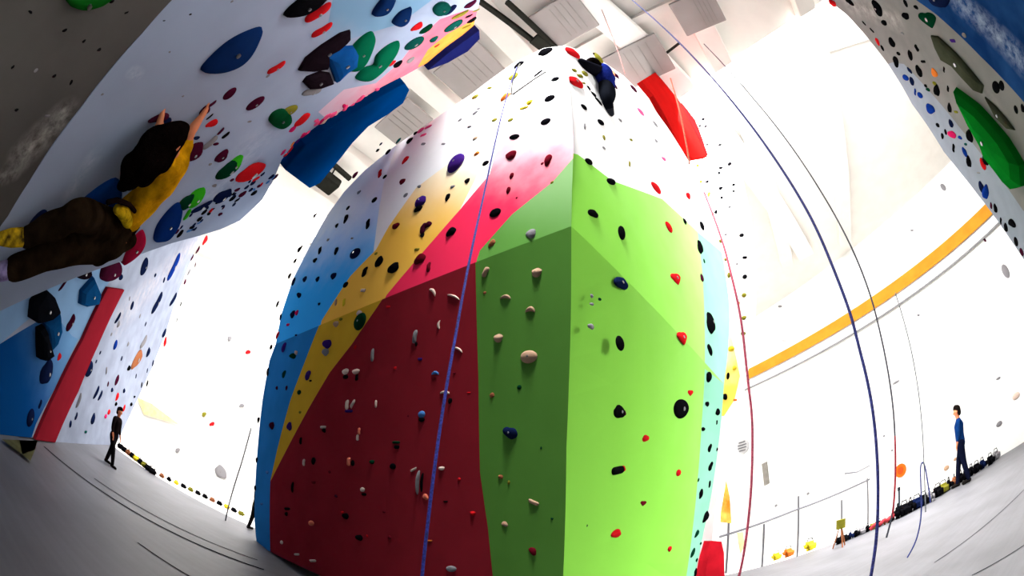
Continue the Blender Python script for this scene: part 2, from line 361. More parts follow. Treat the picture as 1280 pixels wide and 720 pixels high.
# rope tower wall behind, to the right of the tower
RW = Plane(azel(25, 0, d=6.2), azel(40, 0, d=5.6), azel(33, 40, d=5.9))
rear = thing('rear_climbing_wall', 'tall narrow white climbing wall with yellow patches behind the tower', 'climbing wall', tuple(azel(33, -10, d=5.9)))
paint('wall_panel', RW, [(815, 85), (850, 92), (880, 120), (905, 165), (922, 215), (932, 262), (938, 320), (938, 380), (932, 440), (920, 500), (905, 560), (893, 640), (885, 722), (840, 722), (840, 400), (800, 150)],
    [([(898, 360), (912, 380), (914, 420), (925, 470), (918, 500), (905, 520), (880, 520), (880, 380)], 1), ([(885, 170), (925, 170), (935, 260), (905, 270)], 2)],
    [PW, fade('yellow_wash', (246, 214, 90), (250, 246, 225), tuple(RW.hit((905, 500))[0]), tuple(RW.hit((905, 380))[0]), speckle=.6), mat('mint_wash', (222, 234, 228), .6)], rear, thick=.25)
# ------------------------------------------------------------------ left bouldering wall
bA = azel(-70.4, -13.7, z=-1.05); bB = azel(-54.7, -7.25, z=-1.05)
LW = Plane(bA, bB, bA+Vector((0, 0, 3)))
LO = Plane(at((0, 340), 2.7), at((252, 292), 5.0), at((592, 32), 6.0))
left = thing('bouldering_wall', 'overhanging pale blue bouldering wall on the left with big blue, green and red holds', 'climbing wall', tuple(bA))
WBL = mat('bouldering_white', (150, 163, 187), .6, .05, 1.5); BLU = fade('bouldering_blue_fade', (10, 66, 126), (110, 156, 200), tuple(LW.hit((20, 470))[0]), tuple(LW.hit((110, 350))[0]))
PK = fade('bouldering_pink', (214, 96, 116), (200, 176, 192), tuple(LO.hit((540, 60))[0]), tuple(LO.hit((390, 150))[0]), speckle=.3)
OR = mat('bouldering_orange', (222, 138, 60), .6, .1, 6)
CY_ = fade('bouldering_sky', (112, 150, 180), (148, 162, 186), tuple(LO.hit((450, 20))[0]), tuple(LO.hit((400, 70))[0]), speckle=.4)
KN = [(252, 292), (215, 300), (160, 320), (100, 341), (0, 385)]
LW_out = [(252, 292), (240, 322), (225, 360), (207, 417), (190, 460), (175, 492), (162, 520), (150, 545), (143, 557), (125, 556), (65, 552), (40, 547), (0, 543), (-60, 540), (-200, 480), (-200, 380), (-60, 330), (0, 300), (100, 300), (200, 290)]
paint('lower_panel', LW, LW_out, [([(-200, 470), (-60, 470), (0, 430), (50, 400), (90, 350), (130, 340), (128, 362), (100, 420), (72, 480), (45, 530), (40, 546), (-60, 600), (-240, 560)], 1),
     ([(100, 300), (150, 330), (132, 360), (100, 425), (90, 420), (60, 380), (0, 430), (-200, 470), (-240, 300), (0, 250)], 2)], [mat('bouldering_strip', (150, 158, 178), .6, .08, 3), BLU, mat('bouldering_lit_blue', (124, 160, 198), .6, .06, 2)], left, thick=.15)  # pale blue meets dark blue along a shadow edge, painted into the colours
LO_out = [(592, 32), (560, 60), (532, 80), (505, 95), (475, 110), (440, 131), (407, 152), (370, 176), (352, 200), (342, 225), (328, 250), (300, 276), (275, 287), (252, 294), (215, 304), (160, 324), (100, 345), (50, 366), (0, 389), (-60, 400), (-60, 330), (10, 270), (37, 227), (67, 180), (100, 137), (140, 85), (178, 42), (215, 0), (250, -40), (460, -60), (610, -40), (600, 0)]
paint('overhang_panel', LO, LO_out, [([(592, 32), (560, 60), (532, 80), (505, 95), (475, 110), (440, 131), (412, 152), (398, 140), (430, 112), (470, 104), (500, 78), (520, 52), (550, 24), (585, 12), (620, 20), (600, 60)], 1),
     ([(592, 32), (560, 60), (532, 80), (522, 84), (535, 62), (560, 42), (590, 26), (610, 20)], 2), ([(430, -60), (560, -60), (540, 0), (500, 30), (450, 45), (405, 60), (410, 30)], 3)], [WBL, PK, OR, CY_], left, thick=.15)
# soffit joining overhang and lower face
bm = bmesh.new(); pa = [LO.hit(p)[0] for p in KN]; pb = [LW.hit(p)[0] for p in KN]
va = [bm.verts.new(p) for p in pa]; vb = [bm.verts.new(p) for p in pb]
for i in range(len(KN)-1): bm.faces.new((va[i], va[i+1], vb[i+1], vb[i]))
link('soffit', bm, WBL, left)
GB = [(-60, 400), (-60, 330), (10, 270), (37, 227), (67, 180), (100, 137), (140, 85), (178, 42), (215, 0), (250, -40)]
G1, G2 = LO.hit((10, 270))[0], LO.hit((215, 0))[0]
GP = Plane(G1, G2, at((60, 40), 1.75))
gp = paint('grey_panel', GP, [(250, -40), (215, 0), (178, 42), (140, 85), (100, 137), (67, 180), (37, 227), (10, 270), (-30, 330), (-60, 330), (-160, 200), (-100, 0), (0, -90), (150, -120)], [], [mat('grey_panel_paint', (88, 86, 84), .75, .12, 1.2)], left, thick=.12); gp['label'] = 'plain grey panel with small black bolt-on holds'
h_ = lambda S_, p: tuple(S_.hit(p)[0])
smear(_mc['grey_panel_paint'], [(h_(GP, (75, 150)), h_(GP, (28, 195)), .14, 1.0), (h_(GP, (78, 140)), h_(GP, (62, 165)), .08, 1.0), (h_(GP, (20, 215)), h_(GP, (5, 220)), .07, .8)], (150, 148, 144), 12)
# ------------------------------------------------------------------ right climbing wall
RV = Plane(azel(84, 0, d=4.6), azel(100, 0, d=3.4), azel(84, 40, d=4.3))
right = thing('side_climbing_wall', 'speckled grey climbing wall at the right edge, covered in small holds', 'climbing wall', tuple(azel(90, -10, d=4.2)))
GRW = mat('right_wall_grey', (124, 121, 121), .65, .06, 5); GRB = mat('right_wall_pale', (136, 142, 156), .65, .05, 5)
RV_out = [(1010, -40), (1035, 0), (1060, 20), (1085, 48), (1110, 80), (1126, 105), (1140, 130), (1160, 158), (1180, 190), (1200, 215), (1222, 243), (1244, 272), (1262, 298), (1282, 328), (1330, 400), (1420, 330), (1420, 220), (1310, 158), (1280, 128), (1250, 95), (1225, 70), (1200, 45), (1170, 18), (1145, 0), (1110, -30)]
paint('wall_panel', RV, RV_out, [([(1110, 80), (1126, 105), (1140, 130), (1160, 158), (1180, 190), (1200, 215), (1222, 243), (1244, 272), (1262, 298), (1282, 328), (1330, 400), (1350, 360), (1278, 262), (1232, 200), (1200, 160), (1160, 112), (1130, 80), (1115, 78)], 1)], [GRW, GRB], right, thick=.2)
e1, e2 = RV.hit((1145, 0))[0], RV.hit((1280, 128))[0]
BW = Plane(e1, e2, azel(118, 32, d=2.9))
paint('blue_panel', BW, [(1110, -30), (1145, 0), (1170, 18), (1200, 45), (1225, 70), (1250, 95), (1280, 128), (1310, 158), (1400, 120), (1380, -40), (1200, -120)], [], [mat('right_wall_blue', (34, 68, 120), .55, .25, 3, rgb2=(18, 46, 94))], right, thick=.15)
smear(_mc['right_wall_blue'], [(h_(BW, (1195, 0)), h_(BW, (1285, 85)), .16, .9), (h_(BW, (1215, 15)), h_(BW, (1250, 50)), .1, 1.0)], (150, 160, 186), 14)
smear(_mc['right_wall_grey'], [(h_(RV, (1060, 5)), h_(RV, (1120, 25)), .2, .8), (h_(RV, (1180, 60)), h_(RV, (1250, 140)), .1, .5)], (170, 166, 164), 8)
smear(_mc['bouldering_white'], [(h_(LO, (90, 240)), h_(LO, (115, 200)), .1, .9), (h_(LO, (165, 90)), h_(LO, (172, 94)), .05, .9), (h_(LO, (270, 250)), h_(LO, (310, 190)), .5, .5)], (190, 196, 212), 7)
smear(_mc['bouldering_strip'], [(h_(LW, (250, 300)), h_(LW, (150, 400)), .5, .6)], (190, 180, 184), 5)
# ------------------------------------------------------------------ climbing holds
def hold_mesh(kind, seed):
    rnd = random.Random(seed); bm = bmesh.new()
    bmesh.ops.create_icosphere(bm, subdivisions=3, radius=1)
    ph = [rnd.uniform(0, 6.28) for _ in range(6)]
    for v in bm.verts:
        x, y, z = v.co; a = math.atan2(y, x); rr = math.hypot(x, y)
        n = .10*math.sin(2*a+ph[0])+.08*math.sin(3*a+ph[1])+.05*math.sin(5*a+ph[2])*math.cos(3*z+ph[3])
        if kind == 'lump': x *= 1+n; y *= 1+n; z = z*(.75+.15*math.sin(3*x+ph[4]))
        elif kind == 'jug':
            x *= 1+n*.6; y *= (1+n*.5); z = z*.85
            if y > .1 and z > .15: z -= .45*min(1, (y-.1)*2)*min(1, z*2)
            y -= .12*z
        elif kind == 'crimp': y *= .75+.2*math.cos(a*2); z *= .55; x *= 1+n*.4; z += .12*(1 if y > 0 else 0)*rr
        elif kind == 'pinch': x *= 1+n*.3; y *= .8-.28*math.cos(x*2.6); z *= .75
        elif kind == 'dome': z = max(z, -.2)*.62; x *= 1+n*.15; y *= 1+n*.15
        elif kind == 'heart':
            y2 = y; w = 1.0-.38*max(0, -y); x *= w*1.05; y2 += .42*abs(v.co.x)**.8-.22; y = y2*.95; z *= .5
        elif kind == 'crescent': y = y*.42-.55*(x*x)+.28; z *= .6; x *= 1.05
        elif kind == 'bar': x = math.copysign(min(abs(x)**.35, 1.05), x) if abs(x) > .02 else x; y *= 1; z *= .9
        v.co = (x, y, z if z > 0 else z*.15)
    me = bpy.data.meshes.new('hold_'+kind); bm.to_mesh(me); bm.free()
    me.materials.append(hmat('black'))
    for p in me.polygons: p.use_smooth = True
    return me
KINDS = {'b': ('lump', 'lumpy'), 'j': ('jug', 'jug'), 'c': ('crimp', 'flat-edged'), 'p': ('pinch', 'pinch'), 'd': ('dome', 'round'), 'h': ('heart', 'heart-shaped'), 'k': ('crescent', 'curved'), 'r': ('bar', 'bar-shaped')}
PROTO = {k: [hold_mesh(v[0], i*7+ord(k)) for i in range(3)] for k, v in KINDS.items()}
BOLT = bpy.data.meshes.new('bolt'); _b = bmesh.new(); bmesh.ops.create_cone(_b, segments=8, radius1=.16, radius2=.12, depth=.14, cap_ends=True); _b.to_mesh(BOLT); _b.free(); BOLT.materials.append(mat('bolt_steel', (120, 120, 124), .3, metal=.8))
HOLDS = []
def tangent_frame(surf, px, ang, flat=True):
    P, N = surf.hit(px); a = math.radians(ang); d = (math.cos(a), -math.sin(a)); e = 3
    Q = surf.hit((px[0]+d[0]*e, px[1]+d[1]*e))[0]; R = surf.hit((px[0]-d[1]*e, px[1]+d[0]*e))[0]
    dist = (P-CAM).length; iso = dist/F
    tx = (Q-P); lx = tx.length/e; tx = (tx-N*tx.dot(N)).normalized(); ty = N.cross(tx)
    ly = abs((R-P).dot(ty))/e
    return P, N, tx, ty, lx, max(ly, (R-P).length/e*.6), iso
def hold(surf, x, y, w, h, ang, color, k, region, emb=0):
    if h > w and abs(ang) >= 45: w, h = h, w
    elif h > w*1.25 and ang == 0: w, h, ang = h, w, 86
    P, N, tx, ty, lx, ly, iso = tangent_frame(surf, (x, y), ang)
    sx = w/2*min(lx, iso*2.0); sy = h/2*min(ly, iso*2.0); sz = min((w+h)/4*iso*.8, .09)
    me = random.choice(PROTO[k]); o = bpy.data.objects.new('climbing_hold', me); COL.objects.link(o)
    o.matrix_world = Matrix.Translation(P-N*.002) @ Matrix((tx*sx, ty*sy, N*sz)).transposed().to_4x4()
    o.material_slots[0].link = 'OBJECT'; o.material_slots[0].material = hmat(color)
    if w*h > 190:
        b = bpy.data.objects.new('bolt', BOLT); COL.objects.link(b); b.parent = o; b.location = (0, 0, PROTO_TOP.get(me.name, .6)); b.scale = (.9, .9*sx/sy, .6)
    HOLDS.append((o, x, y, w*h, color, k, region)); return o
PROTO_TOP = {m.name: max(v.co.z for v in m.vertices if math.hypot(v.co.x, v.co.y) < .3) for ms in PROTO.values() for m in ms}
def holds(surf, region, txt):
    for l in txt.strip().split(';'):
        q = l.split()
        if len(q) < 5: continue
        x, y, w, h = map(float, q[:4]); a = 0
        q = q[4:]
        if q[0].lstrip('-').isdigit(): a = float(q.pop(0))
        k = q.pop() if len(q[-1]) == 1 else random.choice('bjcd')
        hold(surf, x, y, w, h, a, ' '.join(q), k, region)
holds(UL, 'pale upper left tower face', '''507 200 9 6 30 red b;475 217 6 10 red p;481 221 5 5 black;503 227 7 8 dark red b;570 204 27 18 38 purple d;596 192 6 5 orange;607 204 7 7 black d;584 226 6 7 black;559 247 7 9 black;
526 252 17 12 48 purple b;523 261 9 9 black b;468 250 7 7 black;495 282 9 9 dark red;529 286 8 12 maroon b;535 281 9 8 maroon b;528 294 5 6 black;460 280 7 11 black p;432 274 6 9 black;421 282 5 5 black;435 260 5 5 black;
394 269 5 5 black;375 311 6 7 black;369 326 5 5 black;362 345 5 6 black;400 313 6 8 black;394 325 7 6 black;420 314 6 8 black;444 317 14 14 navy d;381 349 7 7 navy;397 349 6 7 navy;417 345 8 9 navy b;432 356 7 8 black;
456 340 8 12 75 black p;474 327 9 13 black b;492 335 11 16 70 black b;525 324 13 13 dark red b;536 334 7 12 dark red p;564 290 11 11 black b;619 266 13 12 black d;615 304 8 9 brown b;635 238 6 9 dark red;639 220 6 8 dark red;639 194 12 12 dark red b;
521 312 6 6 olive;470 317 4 4 olive;367 352 5 8 navy;444 219 8 6 40 maroon;485 190 6 6 black;472 188 5 5 black;507 244 5 6 grey;524 233 5 4 grey;374 369 9 7 -30 navy b;366 393 8 10 navy b;371 391 6 7 magenta b;351 396 5 7 navy;
360 406 6 6 magenta;347 419 5 7 red;347 380 4 6 black;454 363 7 7 pale p;430 378 5 9 yellow p;420 378 4 8 tan p;399 380 4 4 navy;612 110 6 5 olive;594 121 7 6 olive;594 141 7 4 20 grey;598 136 4 5 grey;618 150 6 5 olive;587 158 5 4 grey;594 173 5 5 tan;
512 176 7 6 20 black;529 180 6 5 grey;520 166 5 5 black;526 163 8 5 20 pink;535 159 10 4 25 pink c;529 169 8 4 20 pink c;643 171 12 7 black d;682 152 11 9 black d;687 123 11 9 black d;694 99 9 6 black d;682 65 17 9 15 black b;649 81 11 7 15 black b;
642 96 11 8 15 olive b;632 121 12 7 20 orange b;673 92 14 3 38 black c;662 128 10 5 45 yellow b;655 135 12 4 15 yellow c;638 150 6 5 olive;641 193 4 8 dark red;685 200 10 13 dark red b;678 204 4 4 dark red;664 292 12 12 grey b;646 247 3 3 dark red;690 228 4 4 olive;
566 233 5 5 grey;554 180 5 4 grey;449 240 5 5 grey;410 300 4 5 grey;440 298 4 4 grey;575 150 4 4 grey;476 180 4 3 navy;498 176 6 5 30 teal''')
holds(LL, 'shaded green tower face', '''671 340 13 13 tan j;663 388 12 15 tan k;661 446 21 17 tan d;649 484 6 6 dark green;638 541 18 15 -15 navy b;632 372 13 11 tan k;623 422 12 12 tan j;615 494 6 7 brown;607 340 9 14 65 tan p;667 628 15 9 -25 tan c;666 689 11 9 -30 dark red b;
626 596 6 6 brown;631 655 8 7 tan;690 648 4 4 dark green;636 603 4 5 olive;606 366 4 4 brown;676 560 3 4 dark green''')
holds(LL, 'dark red tower face', '''541 365 11 10 -50 pale k;567 371 16 7 -22 pale k;549 406 7 11 pale k;519 421 7 18 80 grey p;466 444 5 17 grey p;525 449 6 6 purple;573 437 12 7 -30 pale k;544 467 9 10 light blue k;432 464 8 9 pale j;432 471 7 6 black;445 464 9 8 pale j;446 472 6 8 black p;
556 491 12 8 pale k;562 501 6 8 black;434 506 6 13 pale p;441 505 5 12 60 pale p;436 514 10 6 purple c;470 505 4 10 pale p;527 518 9 9 light blue d;527 524 8 7 black;494 460 4 4 red;485 384 5 5 red;444 434 3 5 red;404 534 8 6 pale;405 538 5 6 black;449 539 5 9 salmon p;
586 491 5 4 red;447 547 5 8 pale p;495 553 10 6 dark green c;496 559 7 8 black;376 551 5 9 black p;380 578 5 9 pale p;392 576 6 9 black b;436 577 7 11 salmon p;441 579 5 8 black;465 577 7 6 dark green;491 583 8 8 black;517 587 9 5 30 pale c;523 603 4 31 grey p;528 603 3 25 black p;
552 585 8 6 pale j;453 612 6 6 pale d;455 618 6 6 black;366 609 4 14 black p;392 603 6 6 dark red;532 621 7 8 salmon b;557 627 6 4 black;359 636 9 6 black c;358 642 5 6 black;428 640 4 4 red;432 645 8 8 black b;389 654 8 7 salmon d;449 672 9 8 black b;459 670 3 4 red;
591 641 7 7 red j;487 672 5 5 dark red;537 676 7 4 orange c;352 678 5 5 pale d;371 693 8 5 pale c;391 701 9 6 pale c;564 711 13 8 grey d;574 599 5 4 red;520 430 4 6 black;568 466 4 4 dark red;480 640 4 4 dark red;510 520 3 3 dark red;412 590 4 4 dark red;420 620 4 4 maroon''')
holds(LL, 'lower yellow tower stripe', '''420 405 7 8 tan b;409 430 12 12 purple b;407 440 9 10 grey b;385 469 8 11 purple b;374 490 6 7 dark green;362 533 7 12 purple b;375 515 4 4 olive;426 399 5 4 olive;388 476 4 4 black''')
holds(LL, 'lower blue tower stripe', '''366 445 11 7 dark green b;370 441 5 9 -20 pale c;355 434 7 10 purple b;340 532 8 10 maroon b;355 468 6 8 teal;346 485 4 5 maroon;358 485 4 6 maroon;323 525 5 8 black;339 434 5 6 black;335 465 5 10 black p;370 419 4 4 navy;334 590 5 5 light blue;327 630 5 5 light blue;319 610 4 7 black;321 575 4 7 black''')
holds(LL, 'red and yellow border', '''450 402 14 22 80 dark green d;449 391 7 6 pale b''')
holds(UR, 'bright green tower face', '''736 202 9 9 black d;764 227 12 9 black d;741 267 11 11 black b;777 291 13 13 -50 black d;820 235 12 14 -70 red d;836 284 9 15 -70 red d;776 354 15 16 navy b;845 348 16 15 red h;856 277 6 7 black;877 282 6 9 black;875 309 8 13 black b;877 347 5 8 maroon;880 326 3 4 dark green;
853 422 15 17 red h;775 429 11 17 black d;739 408 7 8 grey b;740 370 4 5 grey;750 374 4 4 dark green;740 380 5 4 grey;888 404 13 21 black b;887 437 7 11 black b''')
holds(LR, 'bright green tower face', '''886 471 8 13 black b;863 491 8 8 red h;851 511 21 25 black d;774 515 16 15 -20 black b;779 516 7 8 maroon b;884 505 6 7 black;897 515 6 10 black b;896 528 4 6 black;879 536 6 6 black;807 548 10 8 red b;772 588 15 10 12 black r;778 586 8 8 12 red b;848 591 8 9 red d;
804 629 9 7 dark red h;770 667 13 10 20 red b;837 686 7 8 red b;887 560 6 10 black b;888 583 7 10 black b;887 605 5 9 black;876 617 6 11 black b;873 600 3 5 dark green;882 646 8 13 black b;871 667 6 8 dark green;866 691 7 9 dark green;869 716 5 10 black p;876 679 4 4 dark green;871 700 4 5 dark green;734 657 3 4 dark green;896 562 3 5 black''')
holds(UR, 'white upper right tower face', '''715 66 16 10 -10 red b;719 103 16 14 red b;725 95 9 7 olive;718 88 7 6 olive;731 92 9 6 olive;769 94 11 7 -35 maroon c;769 108 5 5 maroon;792 111 8 6 -30 maroon;730 134 7 8 black d;751 153 9 8 black d;775 150 4 5 grey;801 140 8 6 -30 pink;819 155 6 5 -30 grey;
755 172 4 6 olive;789 175 5 5 olive;820 176 5 6 -60 grey;787 205 4 7 olive;830 199 7 5 -20 pink;860 245 8 10 -60 red b;731 158 3 8 grey;748 73 12 8 -30 olive;752 82 8 5 -20 black;744 68 7 5 black;736 110 6 4 -40 black;742 118 10 4 -45 black;748 127 14 4 -50 black c;730 104 5 4 olive;755 185 4 5 grey''')
holds(RW, 'white wall behind the tower', '''884 181 4 4 black;900 181 5 3 black;901 210 5 5 black;899 216 4 4 black;912 205 5 5 black;917 231 4 5 black;917 239 4 4 black;901 235 5 5 black;902 247 3 4 black;886 243 4 6 orange;890 268 5 5 orange;895 265 4 5 black;901 301 5 5 olive;907 293 4 4 grey;927 294 6 5 black;
931 322 6 6 black;931 346 6 6 black;907 324 4 4 olive;876 227 4 4 olive;884 227 4 4 black;872 207 4 4 olive;912 258 4 4 grey;900 347 6 6 dark green;911 344 5 7 olive;930 369 6 6 olive;930 397 6 6 olive;929 417 6 7 olive;924 379 3 4 orange;879 149 4 4 black;875 157 4 3 black;882 158 4 3 black;
914 436 8 7 yellow;918 460 5 6 yellow;910 470 4 9 black;904 472 4 10 black p;906 496 7 8 black b;919 500 5 5 orange;921 330 3 4 grey;922 300 3 3 grey''')
holds(RV, 'grey right edge wall', '''1097 10 10 22 -55 black b;1062 2 10 7 -20 black b;1105 28 7 8 black;1132 20 8 11 -60 black b;1132 4 7 6 -40 black;1145 9 5 6 black;1160 24 21 20 dark green h;1191 51 7 8 purple;1115 53 8 13 -60 black b;1146 60 6 10 -60 black p;1138 69 8 9 -50 black b;1123 67 5 5 black;1120 77 9 12 -55 black b;
1154 77 6 6 black;1149 89 8 14 -55 black b;1168 91 7 12 -70 orange b;1137 88 8 6 -40 navy;1132 97 8 8 blue;1140 101 7 9 -50 navy;1150 119 7 8 blue;1144 115 4 8 blue p;1171 113 9 13 -55 black b;1185 111 5 7 black;1163 136 12 12 blue b;1190 168 10 10 magenta b;1187 135 7 9 -50 black;1189 154 6 10 -55 navy;
1172 156 5 6 black;1212 170 8 16 -55 black b;1245 109 10 15 -60 black d;1252 107 8 11 -55 black d;1270 137 6 9 black;1278 135 6 10 black;1097 52 5 9 -50 red b;1103 60 6 4 -45 black;1041 4 8 12 -60 red b;1206 190 6 10 -50 blue;1211 202 8 11 -50 black b;1192 185 5 10 black p;1229 205 7 13 -55 red b;1232 199 9 13 -50 black b;
1227 234 7 13 -60 navy b;1232 240 11 14 -60 blue b;1239 257 5 7 maroon;1244 260 6 10 black;1251 276 4 8 black p;1257 284 6 10 black;1265 279 9 11 black b;1270 302 6 10 black;1277 315 6 8 maroon;1212 105 10 6 -30 salmon;1205 44 5 6 grey;1175 87 4 4 grey;1180 87 4 7 black p;1090 38 8 3 -45 black c;1080 29 7 3 -45 black c;1128 42 4 4 grey;
1157 107 4 5 black;1160 112 5 5 dark green;1168 104 5 6 olive;1195 140 5 6 olive;1182 165 4 6 black;1178 170 4 7 black;1200 172 5 5 blue;1207 180 4 4 teal;1223 216 4 4 grey;1250 196 3 8 grey p;1263 209 6 10 red b''')
WL = 'left overhang'
holds(LO, WL, '''199 147 28 8 18 maroon b;206 155 18 12 25 navy d;256 138 16 9 30 maroon b;262 146 12 3 40 black c;265 154 17 7 22 red b;276 164 13 5 45 maroon c;282 169 13 6 38 black c;262 178 26 8 40 grey p;277 195 17 12 20 maroon b;241 190 18 30 60 maroon b;286 211 28 17 12 dark green b;292 205 24 16 25 green j;
314 214 34 16 12 red b;234 252 22 16 20 dark green b;244 246 30 18 35 green j;278 245 20 14 15 navy b;252 258 30 7 28 navy c;234 268 16 8 60 green c;319 129 26 10 28 maroon d;345 84 27 8 30 red p;402 37 31 10 30 red p;397 15 40 13 32 red p;366 161 10 7 30 magenta b;378 149 18 10 20 red b;521 33 17 9 28 red b;533 36 12 10 dark green b;
518 54 19 15 teal d;542 49 9 7 teal b;513 75 8 7 grey b;497 80 9 8 black b;490 79 7 7 red b;567 32 19 12 15 teal d;575 18 22 8 25 olive c;588 5 16 8 25 maroon b;563 12 14 9 20 navy b;590 25 9 6 black b;586 20 9 5 20 black c;583 33 12 4 25 olive c;595 13 9 3 20 olive c;546 57 8 4 30 red c;
287 117 21 9 35 maroon d;265 130 14 5 35 maroon c;246 172 8 5 navy;270 180 7 4 maroon;290 225 5 4 maroon;268 232 6 4 grey;263 205 4 4 grey;312 152 5 3 grey;205 26 4 3 black;238 18 4 3 black;212 65 3 3 grey;229 120 3 3 grey;128 118 4 3 grey;290 2 4 3 grey;335 95 6 3 25 grey;
390 114 24 10 10 grey p;362 138 16 18 50 olive d''')
rnd = random.Random(3)
for i in range(15):                                    # pink studs along the lip
    t = i/14; x = 398+t*72+rnd.uniform(-4, 4); y = 152-t*36+rnd.uniform(-7, 4)
    hold(LO, x, y, rnd.uniform(6, 11), rnd.uniform(4, 7), rnd.choice((20, 60, -40)), rnd.choice(('pink', 'pink', 'magenta', 'pale')), 'b', 'pink left overhang lip')
for i in range(14):
    t = i/13; x = 352+t*45+rnd.uniform(-4, 5); y = 196-t*42+rnd.uniform(-5, 4)
    hold(LO, x, y, rnd.uniform(5, 9), rnd.uniform(4, 6), rnd.choice((20, 60)), rnd.choice(('pink', 'red', 'magenta', 'orange', 'purple')), rnd.choice('bcd'), 'pink left overhang lip')
for i in range(46):
    t = i/45; x = 226+t*118+rnd.uniform(-6, 6); y = 288-t*72+rnd.uniform(-10, 8)
    hold(LO, x, y, rnd.uniform(4, 9), rnd.uniform(3, 6), rnd.uniform(0, 60), rnd.choice(('navy', 'navy', 'navy', 'black', 'maroon', 'light blue', 'black', 'red')), rnd.choice('bcdj'), 'shaded lip beyond the climber')
holds(LW, 'pale strip by the crimson board', '''180 333 13 19 60 navy d;217 333 13 38 65 blue p;196 378 9 30 62 navy p;216 374 5 18 60 navy p;151 346 7 8 navy;194 344 4 5 navy;165 382 5 9 navy;144 431 6 13 70 blue d;111 461 12 20 80 navy d;171 449 10 24 55 brown b;161 460 8 6 black b;185 440 6 9 navy b;
206 427 5 9 red b;205 416 5 9 55 navy;179 427 5 18 60 grey p;191 454 3 7 navy;184 463 3 5 navy;177 481 4 6 black;168 496 5 5 black;164 505 6 5 black;184 479 4 6 black;146 475 6 11 60 maroon;140 487 5 6 navy;155 488 5 6 navy;146 496 6 8 red;136 515 6 7 red;116 523 7 9 55 navy;221 400 3 4 black;226 380 3 4 black;
125 494 3 14 65 navy p;120 490 3 18 65 navy p;98 500 3 20 70 grey p;95 520 4 10 70 navy p;147 397 3 16 60 navy p;133 463 3 9 grey;148 405 4 8 grey;139 418 3 4 grey;162 373 3 5 grey;125 441 3 4 navy;155 510 5 7 red;145 505 6 5 black;132 520 5 6 magenta;240 322 5 8 60 maroon;247 312 4 10 60 maroon p;236 340 4 8 60 grey;256 300 7 12 60 red b;
244 331 3 5 maroon;231 352 4 6 60 maroon;107 540 5 6 teal;88 530 4 9 navy;135 480 3 6 maroon;170 470 3 5 navy;120 452 3 4 navy;182 405 3 4 navy;175 395 3 4 grey;205 350 3 6 navy;160 430 3 5 grey;152 448 3 5 navy''')
holds(LW, 'blue lower left wall', '''58 465 18 24 50 navy b;38 522 10 20 65 navy d;88 403 9 22 60 maroon p;68 418 6 14 70 magenta;74 446 5 9 60 red;115 372 10 12 maroon b;50 505 4 12 70 navy p;79 355 3 22 55 maroon c''')
holds(GP, 'plain grey panel', '''38 15 6 4 -30 black;81 38 7 4 20 black;105 51 6 4 25 black;124 62 6 4 20 black;158 16 6 4 20 black;16 84 6 5 35 black;45 88 6 5 20 grey;68 95 6 4 25 black;89 103 5 5 25 black;21 137 5 5 black;59 145 7 6 grey;140 2 7 4 20 black''')
holds(WR, 'white hall wall', '''1157 199 5 6 -40 grey;1179 234 6 10 -50 grey d;1140 288 4 4 grey;1231 300 3 6 -50 maroon;1257 339 9 18 -60 grey d;1110 190 4 3 grey;1148 394 4 3 grey;975 383 5 3 grey;980 426 6 2 grey;1248 473 6 3 30 grey;1120 478 10 3 30 grey''')
# ------------------------------------------------------------------ labels that single each hold out
def ordinal(i, n, words=('top', 'bottom')):
    o = ['first', 'second', 'third', 'fourth', 'fifth', 'sixth', 'seventh', 'eighth', 'ninth', 'tenth', 'eleventh', 'twelfth']
    if i == 0: return {'top': 'highest', 'left': 'leftmost'}[words[0]]
    if i == n-1: return {'bottom': 'lowest', 'right': 'rightmost'}[words[1]]
    if i <= n//2: return o[i]+' from the '+words[0]
    return o[n-1-i]+' from the '+words[1]
HOLDS.sort(key=lambda r: -r[3])
rest, HOLDS = HOLDS[280:], HOLDS[:280]
_bm = bmesh.new(); _ms = []
for r in rest:
    o = r[0]; me = o.data.copy(); me.transform(o.matrix_world); m_ = o.material_slots[0].material
    if m_ not in _ms: _ms.append(m_)
    n0 = len(_bm.faces); _bm.from_mesh(me); _bm.faces.ensure_lookup_table()
    for f in _bm.faces[n0:]: f.material_index = _ms.index(m_)
    for c_ in list(o.children): bpy.data.objects.remove(c_)
    bpy.data.objects.remove(o); bpy.data.meshes.remove(me)
_me = bpy.data.meshes.new('small_climbing_hold'); _bm.to_mesh(_me); _bm.free()
for m_ in _ms: _me.materials.append(m_)
_o = bpy.data.objects.new('small_climbing_hold', _me); COL.objects.link(_o)
tag(_o, 'scatter of the very smallest bolt-on holds over all the climbing walls', 'climbing holds', None, 'stuff')
sets = {}
for rec in HOLDS:
    o, x, y, a, c, k, reg = rec
    s = 'tiny' if a < 24 else 'small' if a < 55 else 'medium' if a < 130 else 'large'
    sets.setdefault((s, c, reg), []).append(rec)
for (s, c, reg), L in sets.items():
    sub = {}
    if len(L) > 6:
        for r in L: sub.setdefault(KINDS[r[5]][1], []).append(r)
    else: sub[None] = L
    for kw, M_ in sub.items():
        M_.sort(key=lambda r: r[2]); n = len(M_)
        for i, r in enumerate(M_):
            base = f"{s} {c} {kw+' ' if kw else ''}hold on the {reg}"
            if kw is None and n == 1: base = f"{s} {c} {KINDS[r[5]][1]} hold on the {reg}"; r[0]['label'] = base
            elif n == 1: r[0]['label'] = base+', the only one'
            else: r[0]['label'] = base+', '+ordinal(i, n)
            r[0]['category'] = 'climbing hold'; r[0]['group'] = 'holds on the '+reg
